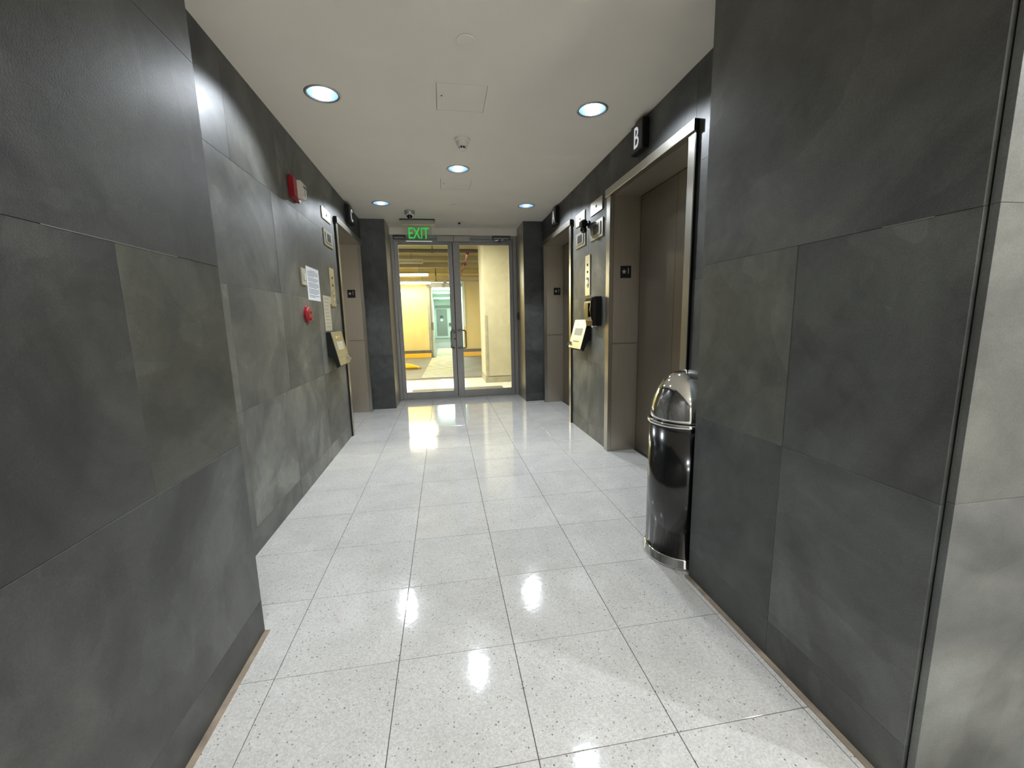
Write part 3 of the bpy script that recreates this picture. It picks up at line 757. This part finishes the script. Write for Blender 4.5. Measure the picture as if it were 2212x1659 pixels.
# ------------------------------------------------------------------ ceiling devices
def flat_cover(x, y, r, label):
    bm = bmesh.new(); lathe(bm, x, y, [(0.0, CZ - 0.006), (r * 0.95, CZ - 0.006), (r, CZ - 0.004), (r, CZ - 0.0025), (r * 0.80, CZ - 0.0025), (r * 0.80, CZ)], 40)
    o = obj('sprinkler_cover', bm, MT['ceiling'], None, False); tag(o, label, 'sprinkler')
flat_cover(0.188, 2.463, 0.050, 'flat round sprinkler cover plate on the ceiling nearest the viewer')
flat_cover(0.212, 5.667, 0.042, 'flat round sprinkler cover plate between the two far downlights')
def smoke():
    x, y = 0.222, 3.688
    t = thing('smoke_detector', 'white cone-shaped smoke detector hanging from the middle of the ceiling', 'smoke detector', (x, y, CZ))
    bm = bmesh.new(); lathe(bm, x, y, [(0.0, CZ), (0.064, CZ), (0.066, CZ - 0.006), (0.064, CZ - 0.018), (0.050, CZ - 0.024), (0.0, CZ - 0.024)], 36); obj('base', bm, MT['white_plastic'], t, False)
    bm = bmesh.new(); lathe(bm, x, y, [(0.0, CZ - 0.0241), (0.052, CZ - 0.0241), (0.046, CZ - 0.048), (0.034, CZ - 0.060), (0.0, CZ - 0.060)], 36); obj('body', bm, MT['white_plastic'], t, False)
    bm = bmesh.new(); lathe(bm, x, y, [(0.0, CZ - 0.0601), (0.027, CZ - 0.0601), (0.027, CZ - 0.078), (0.0, CZ - 0.078)], 30); obj('chamber', bm, MT['black_satin'], t, False)
    for k in range(8):
        a = 2 * math.pi * k / 8; bm = bmesh.new()
        bx(bm, x + 0.030 * math.cos(a) - 0.0022, x + 0.030 * math.cos(a) + 0.0022, y + 0.030 * math.sin(a) - 0.0022, y + 0.030 * math.sin(a) + 0.0022, CZ - 0.078, CZ - 0.0601)
        obj('rib', bm, MT['white_plastic'], t)
    bm = bmesh.new(); lathe(bm, x, y, [(0.0, CZ - 0.0782), (0.032, CZ - 0.0782), (0.028, CZ - 0.086), (0.014, CZ - 0.091), (0.0, CZ - 0.092)], 30); obj('cap', bm, MT['white_plastic'], t, False)
smoke()
def dome_cam():
    x, y = -0.385, 6.0
    t = thing('dome_camera', 'white dome camera with a dark lens, on the ceiling before the exit sign', 'camera', (x, y, CZ))
    bm = bmesh.new(); lathe(bm, x, y, [(0.0, CZ), (0.069, CZ), (0.071, CZ - 0.010), (0.068, CZ - 0.036), (0.060, CZ - 0.050), (0.0, CZ - 0.050)], 36); obj('base', bm, MT['alu_light'], t, False)
    bm = bmesh.new(); lathe(bm, x, y, [(0.0, CZ - 0.0502), (0.060, CZ - 0.0502), (0.056, CZ - 0.066), (0.046, CZ - 0.084), (0.036, CZ - 0.092), (0.0, CZ - 0.092)], 36); obj('shroud', bm, MT['white_plastic'], t, False)
    bm = bmesh.new(); bmesh.ops.create_uvsphere(bm, u_segments=22, v_segments=12, radius=0.042, matrix=Matrix.Translation((x, y - 0.018, CZ - 0.066)))
    obj('lens_dome', bm, MT['black'], t, True)
dome_cam()
def exit_sign():
    y = 6.50
    t = thing('exit_sign', 'clear edge-lit sign with green EXIT letters hanging before the glass door', 'exit sign', (-0.31, y, CZ))
    obj('canopy', bx(bmesh.new(), -0.565, -0.058, y - 0.075, y + 0.075, CZ - 0.012, CZ), MT['black_satin'], t)
    obj('housing', bx(bmesh.new(), -0.555, -0.068, y - 0.070, y + 0.065, CZ - 0.072, CZ - 0.0125, bev=0.006), MT['alu_light'], t)
    for xx in (-0.45, -0.15):
        bm = bmesh.new(); cyl(bm, (xx, y, CZ - 0.072), (xx, y, CZ - 0.078), 0.004, n=8); obj('panel_bracket', bm, MT['alu'], t)
    p = obj('acrylic_panel', bx(bmesh.new(), -0.492, -0.112, y - 0.004, y + 0.004, 2.508, CZ - 0.078), MT['acrylic'], t)
    text_mesh('lettering', 'EXIT', 0.225, MT['green'], p, (-0.302, y - 0.004, 2.618), (1, 0, 0), (0, 0, 1), (0, -1, 0), 0.0015, sx=0.66, fat=0.0025)
    obj('panel_edge', bx(bmesh.new(), -0.492, -0.112, y - 0.005, y + 0.005, 2.499, 2.5078), MT['white_letter'], t)
exit_sign()
bm = bmesh.new(); lathe(bm, 0.307, 6.633, [(0, CZ - 0.022), (0.012, CZ - 0.022), (0.016, CZ - 0.010), (0.016, CZ)], 20)
o = obj('ceiling_hook', bm, MT['black_satin'], None, True); tag(o, 'tiny black hook in the ceiling in front of the glass door', 'hook')

# ------------------------------------------------------------------ glass double door
def glass_doors():
    y0 = YD - 0.035
    fr = sempty('door_1', 'aluminium framed double glass door at the end of the passage', 'door'); fr.location = (0.2, YD, 0)
    P = lambda n, r, m='alu', par=None, b=0.002: obj(n, bx(bmesh.new(), *r, bev=b, seg=1), MT[m], par or fr)
    P('door_frame', (PLX + 0.001, -0.738, y0 - 0.03, YD + 0.06, 0, 2.699))
    P('door_frame', (1.205, PRX - 0.001, y0 - 0.03, YD + 0.06, 0, 2.699))
    P('door_frame', (-0.7375, 1.2045, y0 - 0.03, YD + 0.06, 2.655, 2.699), 'alu')
    P('door_stop', (-0.7375, 1.2045, y0 + 0.0, YD + 0.05, 2.606, 2.6545), 'alu')
    P('threshold', (-0.7375, 1.2045, y0 - 0.02, YD + 0.06, 0.0, 0.010), 'alu')
    zb, zt = 0.014, 2.602
    def leaf(x0, x1, s0, s1, hx):
        lf = P('door_leaf', (x0, x0 + s0, y0, y0 + 0.045, zb, zt))     # hinge or meeting stile on the left
        P('stile', (x1 - s1, x1, y0, y0 + 0.045, zb, zt), 'alu', lf)
        P('top_rail', (x0 + s0 + 0.0005, x1 - s1 - 0.0005, y0, y0 + 0.045, 2.560, zt), 'alu', lf)
        P('bottom_rail', (x0 + s0 + 0.0005, x1 - s1 - 0.0005, y0, y0 + 0.045, zb, 0.128), 'alu', lf)
        P('glass_pane', (x0 + s0 + 0.0006, x1 - s1 - 0.0006, y0 + 0.020, y0 + 0.026, 0.1285, 2.5595), 'glass', lf, 0)
        # pull handle
        bm = bmesh.new(); yh = y0 - 0.055
        sgn = 1 if hx > 0.2 else -1
        a = 0.2 + sgn * 0.038
        tube(bm, [Vector((a, y0, 1.160)), Vector((a, yh, 1.160)), Vector((hx - sgn * 0.02, yh, 1.160)), Vector((hx, yh, 1.140)), Vector((hx, yh, 0.880)), Vector((hx - sgn * 0.02, yh, 0.860)), Vector((a, yh, 0.860)), Vector((a, y0, 0.860))], 0.0125, 12)
        obj('pull_handle', bm, MT['alu_light'], lf, True)
        return lf
    l1 = leaf(-0.735, 0.1955, 0.060, 0.072, 0.115)
    l2 = leaf(0.2045, 1.203, 0.110, 0.060, 0.362)
    for zz in (1.13, 1.02):
        bm = bmesh.new(); cyl(bm, (0.175, y0, zz), (0.175, y0 - 0.010, zz), 0.014, n=18); obj('lock_cylinder', bm, MT['alu_dark'], l1)
    P('astragal', (0.1958, 0.2042, y0 + 0.006, y0 + 0.030, zb, zt), 'black_satin', None, 0)
    # magnetic locks and closers under the head
    for a, b in ((-0.046, 0.218), (0.222, 0.492)):
        o = P('door_magnet', (a, b, y0 - 0.082, y0 - 0.032, 2.608, 2.692), 'alu_light', None, 0.004); o.parent = fr
    bmx = P('motion_sensor', (0.118, 0.320, y0 - 0.085, y0 - 0.0325, 2.712, 2.775), 'alu', None, 0.006)
    for a, b, s in ((-0.735, -0.540, 1), (0.860, 1.160, -1)):
        c = P('door_closer', (a, b, y0 - 0.085, y0 - 0.0325, 2.640, 2.697), 'alu_dark', None, 0.006)
        obj('closer_cap', bx(bmesh.new(), a + 0.02, b - 0.02, y0 - 0.090, y0 - 0.0855, 2.648, 2.664), MT['alu_light'], c)
    bm = bmesh.new(); tube(bm, [Vector((1.03, y0 - 0.075, 2.633)), Vector((0.90, y0 - 0.11, 2.622)), Vector((1.00, y0 - 0.012, 2.600))], 0.009, 8)
    cyl(bm, (1.03, y0 - 0.075, 2.6395), (1.03, y0 - 0.075, 2.624), 0.018, n=14)
    obj('closer_arm', bm, MT['chrome'], fr, True)
    # small keypad on the right pier return
    return fr
glass_doors()
t = thing('door_release_switch', 'small dark release switch on the return to the right of the glass door', 'switch', (PRX, 6.98, 1.31))
obj('switch_box', bx(bmesh.new(), PRX - 0.024, PRX - 0.001, 6.93, 7.02, 1.315, 1.440, bev=0.003), MT['alu_dark'], t)
obj('button', bx(bmesh.new(), PRX - 0.030, PRX - 0.0242, 6.955, 6.995, 1.350, 1.392, bev=0.002), MT['black_satin'], t)

# ------------------------------------------------------------------ trash can
def trash():
    cx, cy = 1.262, 1.984
    t = thing('trash_can', 'black round waste bin with chrome domed push top behind the right corner', 'trash can', (cx, cy, 0))
    R = 0.186
    bm = bmesh.new(); lathe(bm, cx, cy, [(0, 0), (R + 0.010, 0), (R + 0.013, 0.006), (R + 0.013, 0.012), (R + 0.008, 0.018), (R + 0.006, 0.050), (R + 0.001, 0.056), (0, 0.056)], 72)
    obj('base_ring', bm, MT['chrome'], t, True)
    bm = bmesh.new(); lathe(bm, cx, cy, [(0, 0.0562), (R, 0.0562), (R, 0.757), (0, 0.757)], 72)
    ob = obj('body', bm, MT['black'], t, False)
    for p in ob.data.polygons: p.use_smooth = abs(p.normal.z) < 0.5
    bm = bmesh.new(); lathe(bm, cx, cy, [(R - 0.004, 0.7572), (R + 0.007, 0.7572), (R + 0.009, 0.761), (R + 0.009, 0.772), (R + 0.005, 0.777), (R - 0.004, 0.777)], 72)
    obj('rim', bm, MT['chrome'], t, True)
    # dome with an opening facing right
    bm = bmesh.new(); prof = []
    Hd = 0.262
    for i in range(0, 21):
        a = math.pi / 2 * i / 20
        prof.append(((R - 0.006) * math.cos(a) ** 0.92 if i < 20 else 0.0, 0.776 + Hd * math.sin(a)))
    lathe(bm, cx, cy, prof, 96)
    # cut opening: direction of the mouth
    d = Vector((1.0, 0.02, 0)).normalized()
    kill = []
    for f in bm.faces:
        c = f.calc_center_median() - Vector((cx, cy, 0))
        side_ = abs(c.x * -d.y + c.y * d.x); fwd = c.dot(d)
        if fwd > 0.035 and side_ < 0.135 and 0.815 < c.z < 0.995: kill.append(f)
    bmesh.ops.delete(bm, geom=kill, context='FACES')
    dm = obj('dome', bm, MT['chrome'], t, True)
    so = dm.modifiers.new('thickness', 'SOLIDIFY'); so.thickness = 0.003; so.offset = -1
    # hood collar round the mouth, and its push flap
    def arch(off, w_, z0, z1, fw):
        pts = []
        n = 14
        for i in range(n + 1):
            a = math.pi * i / n
            pts.append((w_ * math.cos(a), z0 + (z1 - z0) * (0.35 + 0.65 * math.sin(a) ** 0.7) if 0 < i < n else z0))
        return pts
    px_, py_ = -d.y, d.x
    def local(s, f, z): return Vector((cx + d.x * f + px_ * s, cy + d.y * f + py_ * s, z))
    bm = bmesh.new()
    outer = arch(0, 0.136, 0.812, 1.030, 0); inner = arch(0, 0.126, 0.814, 1.018, 0)
    fa, fb = 0.020, 0.165
    def depth(z): return fb - max(0, (z - 0.81)) * 0.25
    vo = [(bm.verts.new(local(s, fa, z)), bm.verts.new(local(s, depth(z), z))) for s, z in outer]
    vi = [(bm.verts.new(local(s, fa, z)), bm.verts.new(local(s, depth(z), z))) for s, z in inner]
    for k in range(len(vo) - 1):
        bm.faces.new((vo[k][0], vo[k + 1][0], vo[k + 1][1], vo[k][1]))
        bm.faces.new((vi[k][0], vi[k][1], vi[k + 1][1], vi[k + 1][0]))
        bm.faces.new((vo[k][1], vo[k + 1][1], vi[k + 1][1], vi[k][1]))
    obj('hood', bm, MT['chrome'], t, True)
    bm = bmesh.new()
    fl_ = arch(0, 0.122, 0.818, 1.008, 0)
    A = [bm.verts.new(local(s, depth(z) - 0.028, z)) for s, z in fl_]; B = [bm.verts.new(local(s, depth(z) - 0.034, z)) for s, z in fl_]
    bm.faces.new(A); bm.faces.new(B[::-1])
    for k in range(len(A)): bm.faces.new((A[k], A[(k + 1) % len(A)], B[(k + 1) % len(A)], B[k]))
    obj('push_flap', bm, MT['chrome'], t, False)
trash()

# ------------------------------------------------------------------ vestibule and garage beyond the glass
fl_ext()
GZ = 3.25
g = structure(box('floor_garage', (-7, 7, 9.85, 36, -0.30, -0.002), MT['g_floor']), 'grey concrete garage floor')
structure(box('ceiling_garage', (-7, 7, YD + 0.30, 16.2, GZ, GZ + 0.2), MT['g_ceil']), 'tan garage ceiling')
gl = structure(box('wall_garage_left', (-7, -0.56, 15.8, 16.0, 0, GZ), MT['g_yellow']), 'yellow garage wall left of the far corridor')
gr = structure(box('wall_garage_right', (0.83, 7, 15.8, 16.0, 0, GZ), MT['g_yellow']), 'yellow garage wall right of the far corridor')
gm = structure(box('wall_garage_header', (-0.56, 0.83, 15.8, 16.0, 2.78, GZ), MT['g_yellow']), 'wall over the mouth of the far corridor')
structure(box('wall_garage_side', (-7.2, -7, YD, 16, 0, GZ), MT['g_yellow']), 'yellow side wall of the garage')
structure(box('wall_garage_side', (7, 7.2, YD, 16, 0, GZ), MT['g_yellow']), 'yellow side wall of the garage at right')
structure(box('wall_garage_front', (-7, -1.751, YD + 0.1, YD + 0.3, 0, GZ), MT['g_cream']), 'cream wall beside the vestibule')
structure(box('wall_garage_front', (2.201, 7, YD + 0.1, YD + 0.3, 0, GZ), MT['g_cream']), 'cream wall right of the vestibule')
structure(box('wall_over_door', (-1.75, 2.2, YD + 0.121, YD + 0.3, CZ, GZ), MT['g_cream']), 'cream wall over the glass door on the garage side')
gmod = bmesh.new(); bx(gmod, -2.07, 2.5, YD + 0.075, 9.85, -0.3, -0.0035)
# kerbs
for nm, a, b in (('left', -5.0, -0.50), ('right', 0.66, 5.0)):
    tt_ = None
    t = thing('kerb', 'yellow painted kerb with a grey band at the foot of the ' + nm + ' garage wall', 'kerb', ((a + b) / 2, 15.68, 0))
    obj('kerb_block', bx(bmesh.new(), a, b, 15.60, 15.778, 0.0, 0.155, bev=0.01), MT['g_kerb'], t)
    obj('grey_band', bx(bmesh.new(), a, b, 15.70, 15.778, 0.156, 0.265), MT['g_grey'], t)
# wheel stop
bm = bmesh.new(); prism(bm, [(-2.6, 0.0), (-0.66, 0.0), (-0.80, 0.075), (-1.02, 0.15), (-2.4, 0.155)], 'y', 11.86, 12.10)
bmesh.ops.bevel(bm, geom=list(bm.edges), offset=0.03, segments=3, affect='EDGES')
o = obj('wheel_stop', bm, MT['g_kerb'], None, True); tag(o, 'yellow wheel stop lying on the garage floor left of the striped walkway', 'wheel stop')
# striped walkway
wk = thing('striped_walkway', 'walkway of pale painted cross stripes leading across the garage', 'walkway', (0, 13, 0))
obj('walkway_bed', prism(bmesh.new(), [(-0.60, 9.86), (0.42, 9.86), (0.42, 21.0), (-0.34, 21.0), (-0.34, 15.5), (-0.48, 15.5)], 'z', -0.0018, 0.003), MT['g_bed'], wk)
y = 9.96; k = 0
while y < 20.5:
    d_ = 0.13
    x_l = -0.58 + min(0.10, (y - 9.9) * 0.02) if y < 15.3 else -0.33
    obj('stripe', bx(bmesh.new(), x_l, 0.41, y, y + d_, 0.0032, 0.006), MT['g_stripe'], wk)
    y += 0.30; k += 1
# cream column with grey plinth
t = thing('column', 'cream painted column with a grey plinth just outside the right glass leaf', 'column', (1.12, 8.9, 0))
obj('shaft', bx(bmesh.new(), 0.838, 1.412, 8.68, 9.62, 0.125, GZ, bev=0.018), MT['g_cream'], t)
obj('corner_guard', bx(bmesh.new(), 0.858, 0.905, 8.674, 8.6798, 0.13, 1.42), MT['g_plinth'], t)
obj('plinth', bx(bmesh.new(), 0.832, 1.412, 8.672, 9.63, 0.0, 0.124), MT['g_plinth'], t)
sw = structure(box('wall_vestibule_side', (1.4125, 1.60, YD + 0.31, 9.85, 0, GZ), MT['g_cream']), 'pale side wall outside the glass door at right')
bm = bmesh.new(); cyl(bm, (1.4123, 8.60, 1.115), (1.365, 8.60, 1.115), 0.012, n=12); cyl(bm, (1.365, 8.60, 1.115), (1.365, 8.48, 1.115), 0.010, n=12)
o = obj('lever_handle', bm, MT['chrome'], None); tag(o, 'chrome lever handle on the pale wall seen through the right glass leaf', 'handle')
# mats
for a, b, wh in ((-0.655, 0.19, 'left'), (0.30, 1.10, 'right')):
    o = box('door_mat', (a, b, 7.90, 8.14, 0.0005, 0.012), MT['mat_rubber'], bev=0.003); tag(o, 'dark strip door mat outside the ' + wh + ' glass leaf', 'mat')
# ceiling services
def hpipe(name, x0, x1, y, z, r, m, label):
    bm = bmesh.new(); cyl(bm, (x0, y, z), (x1, y, z), r, n=16)
    t = thing(name, label, 'pipe', ((x0 + x1) / 2, y, z)); obj('pipe', bm, MT[m], t, False)
    for xx in (-0.2, 1.9, -2.2):
        b2 = bmesh.new(); cyl(b2, (xx, y, z + r), (xx, y, GZ), 0.010, n=8); bx(b2, xx - 0.02, xx + 0.02, y - r - 0.004, y + r + 0.004, z - r - 0.004, z + r + 0.004)
        obj('hanger', b2, MT['g_pipe'], t)
    return t
hpipe('duct_pipe', -6.9, 6.9, 11.0, 3.095, 0.045, 'g_pipe', 'dark brown pipe crossing the garage just under the ceiling')
hpipe('conduit', -6.9, 6.9, 15.2, 2.98, 0.05, 'g_yellow', 'tan pipe running along the far garage wall above the corridor mouth')
hpipe('conduit_low', -6.9, 6.9, 15.6, 2.80, 0.022, 'g_ceil', 'thin conduit running along the far garage wall')
for yb, zb in ((12.9, 3.12), (14.3, 3.10)):
    o = box('ceiling_beam', (-6.9, 6.9, yb, yb + 0.25, zb, GZ), MT['g_ceil']); tag(o, 'shallow concrete ceiling beam, the ' + ('nearer' if yb < 13 else 'farther') + ' one across the garage', 'beam')
# red sprinkler line
def redpipe():
    t = thing('sprinkler_pipe', 'red sprinkler pipe with a valve running away under the garage ceiling', 'pipe', (0.70, 12, 3.02))
    bm = bmesh.new(); tube(bm, [Vector((0.700, 11.25, 3.06)), Vector((0.705, 12.4, 3.03)), Vector((0.70, 14.1, 3.02)), Vector((0.68, 15.0, 2.90))], 0.020, 10); obj('pipe', bm, MT['red'], t, True)
    bm = bmesh.new(); cyl(bm, (0.700, 11.14, 3.06), (0.708, 11.75, 3.04), 0.042, n=16); obj('coupling', bm, MT['red'], t)
    bm = bmesh.new(); bmesh.ops.create_uvsphere(bm, u_segments=14, v_segments=8, radius=0.050, matrix=Matrix.Translation((0.700, 12.85, 3.01))); cyl(bm, (0.62, 12.85, 3.01), (0.78, 12.85, 3.01), 0.016, n=10); obj('valve', bm, MT['red'], t)
    for yy, zz in ((11.9, 3.05), (14.1, 3.02)):
        bm = bmesh.new(); cyl(bm, (0.70, yy, zz), (0.70, yy, GZ), 0.007, n=8); obj('hanger', bm, MT['g_pipe'], t)
redpipe()
# fluorescent battens (they light the garage)
def batten(x1, y, z, label, tube_m='g_tube', L_=2.4, power=GARAGE_W, col=WARM, lit=True):
    t = thing('fluorescent_light', label, 'light fixture', (x1 - L_ / 2, y, z))
    obj('housing', bx(bmesh.new(), x1 - L_, x1, y - 0.07, y + 0.07, z + 0.035, z + 0.095, bev=0.006, seg=1), MT['g_cream'], t)
    bm = bmesh.new(); cyl(bm, (x1 - L_ + 0.02, y - 0.02, z), (x1 - 0.035, y - 0.02, z), 0.038, n=14)
    obj('tube', bm, MT[tube_m] if lit else MT['g_cream'], t, False)
    for xx in (x1 - L_ + 0.01, x1 - 0.02):
        obj('end_cap', bx(bmesh.new(), xx - 0.012, xx + 0.012, y - 0.045, y + 0.03, z - 0.03, z + 0.034), MT['g_yellow'], t)
    if power > 0:
        ld = bpy.data.lights.new('batten_lamp', 'AREA'); ld.shape = 'RECTANGLE'; ld.size = L_ * 0.9; ld.size_y = 0.12; ld.energy = power; ld.color = col
        lo = bpy.data.objects.new('lamp_light', ld); COL.objects.link(lo); lo.parent = t; lo.location = (0, 0, -0.05)
    for xx in (x1 - L_ + 0.3, x1 - 0.3):
        bm = bmesh.new(); cyl(bm, (xx, y, z + 0.095), (xx, y, GZ), 0.006, n=6); obj('hanger', bm, MT['g_pipe'], t)
batten(-0.465, 11.6, 2.885, 'unlit fluorescent batten nearest the glass door, high at left', lit=False, power=0)
batten(-0.40, 14.1, 2.835, 'lit fluorescent batten in the garage, the upper of the two bright ones')
batten(-0.365, 15.3, 2.685, 'lit fluorescent batten in the garage, the lower of the two bright ones', power=GARAGE_W * 0.7)
batten(3.9, 12.5, 2.90, 'fluorescent batten at the right of the garage, hidden behind the column', power=GARAGE_W * 0.45)
batten(-1.45, 9.0, 2.95, 'fluorescent batten over the vestibule, hidden by the left pier', power=GARAGE_W * 2.0)
batten(0.3, 7.60, 2.95, 'unseen short batten added for bounce light over the glass door on the garage side', power=GARAGE_W * 2.0, L_=1.2)  # added out of sight so the vestibule floor bounces light into the passage
batten(-1.35, 8.1, 2.95, 'unseen short batten added to light the vestibule, close to its front wall at left', power=GARAGE_W * 1.8, L_=1.2)  # added lamp, set far left so neither it nor its reflection shows

# corridor beyond the garage
CE = 34.0
structure(box('wall_corridor_left', (-0.90, -0.70, 16.0, CE, 0, 3.0), MT['g_pale']), 'pale green corridor wall at left')
structure(box('wall_corridor_right', (0.86, 1.06, 16.0, CE, 0, 3.0), MT['g_pale']), 'pale green corridor wall at right')
structure(box('wall_corridor_end', (-0.70, 0.86, CE, CE + 0.2, 0, 3.0), MT['g_pale']), 'pale green wall at the end of the corridor')
structure(box('ceiling_corridor', (-0.90, 1.06, 16.0, CE + 0.2, 3.0, 3.1), MT['g_pale']), 'pale corridor ceiling')
t = thing('corridor_portal', 'white portal frame at the mouth of the far corridor', 'door frame', (0.1, 15.9, 0))
obj('post', bx(bmesh.new(), -0.559, -0.46, 15.78, 16.05, 0.0, 2.779), MT['g_plinth'], t)
o = obj('inner_post', bx(bmesh.new(), -0.4595, -0.37, 15.90, 16.05, 1.30, 2.70), MT['g_pale'], t)
obj('lower_post', bx(bmesh.new(), -0.4595, -0.37, 15.90, 16.05, 0.0, 1.0), MT['g_pale'], t)
obj('guard_band', bx(bmesh.new(), -0.4595, -0.37, 15.895, 16.05, 1.001, 1.299), MT['g_plinth'], t)
obj('post', bx(bmesh.new(), 0.74, 0.829, 15.78, 16.05, 1.11, 2.779), MT['g_pale'], t)
obj('lower_post', bx(bmesh.new(), 0.74, 0.829, 15.78, 16.05, 0.0, 1.109), MT['g_yellow'], t)
obj('lintel', bx(bmesh.new(), -0.4595, 0.739, 15.85, 16.05, 2.60, 2.74), MT['white_plastic'], t)
t = thing('corridor_lamp', 'bright fluorescent lamp crossing the far corridor', 'light fixture', (0.1, 19.0, 2.75))
bm = bmesh.new(); cyl(bm, (-0.66, 19.0, 2.76), (0.80, 19.0, 2.76), 0.055, n=14); obj('tube', bm, MT['g_tube_cool'], t)
obj('tray', bx(bmesh.new(), -0.69, 0.85, 18.93, 19.07, 2.82, 2.86), MT['g_grey'], t)
for yy in (19.0, 25.0, 31.0):
    ld = bpy.data.lights.new('corridor_lamp', 'AREA'); ld.size = 0.9; ld.energy = 85; ld.color = (0.84, 1.0, 0.93)
    if yy == 19.0: lo = bpy.data.objects.new('lamp_light', ld); COL.objects.link(lo); lo.parent = t; lo.location = (0, 0, -0.07)
    else:
        tt = thing('corridor_lamp', 'ceiling lamp panel %s the far corridor' % ('halfway down' if yy < 30 else 'at the end of'), 'light fixture', (0.08, yy, 2.96))
        obj('diffuser', bx(bmesh.new(), -0.3, 0.46, yy - 0.3, yy + 0.3, 2.965, 2.999), MT['g_tube_cool'], tt)
        lo = bpy.data.objects.new('lamp_light', ld); COL.objects.link(lo); lo.parent = tt; lo.location = (0, 0, -0.01)
dd = thing('corridor_door', 'grey-green door with a dark notice at the end of the far corridor', 'door', (-0.1, CE, 0))
obj('leaf', bx(bmesh.new(), -0.55, 0.30, CE - 0.05, CE - 0.001, 0.16, 2.30), MT['g_door'], dd)
obj('transom', bx(bmesh.new(), -0.62, 0.60, CE - 0.06, CE - 0.001, 2.36, 2.60), MT['g_door'], dd)
obj('kick_step', bx(bmesh.new(), -0.62, 0.55, CE - 0.10, CE - 0.052, 0.0, 0.15), MT['g_pale'], dd)
o = obj('notice', bx(bmesh.new(), -0.27, -0.01, CE - 0.056, CE - 0.0505, 1.58, 1.80), MT['g_grey'], dd); o['label'] = 'dark square notice'
o = obj('notice', bx(bmesh.new(), -0.24, -0.04, CE - 0.056, CE - 0.0505, 1.35, 1.53), MT['paper'], dd); o['label'] = 'white notice'
o = box('wall_cabinet', (0.42, 0.62, CE - 0.12, CE - 0.001, 0.95, 1.20), MT['g_grey']); tag(o, 'small dark box on the wall beside the corridor end door', 'box')
# smoke guard / sprinkler head drooping in front of the portal
t = thing('junction_box', 'pale junction box and bracket hanging before the corridor portal', 'junction box', (0.12, 15.3, 2.6))
obj('box_body', bx(bmesh.new(), 0.06, 0.17, 15.25, 15.40, 2.66, 2.82, bev=0.01), MT['g_cream'], t)
bm = bmesh.new(); cyl(bm, (0.115, 15.3, 2.82), (0.115, 15.3, GZ), 0.010, n=8); obj('hanger', bm, MT['g_cream'], t)
obj('bracket', bx(bmesh.new(), -0.0, 0.12, 15.28, 15.36, 2.52, 2.655, bev=0.01), MT['g_cream'], t)
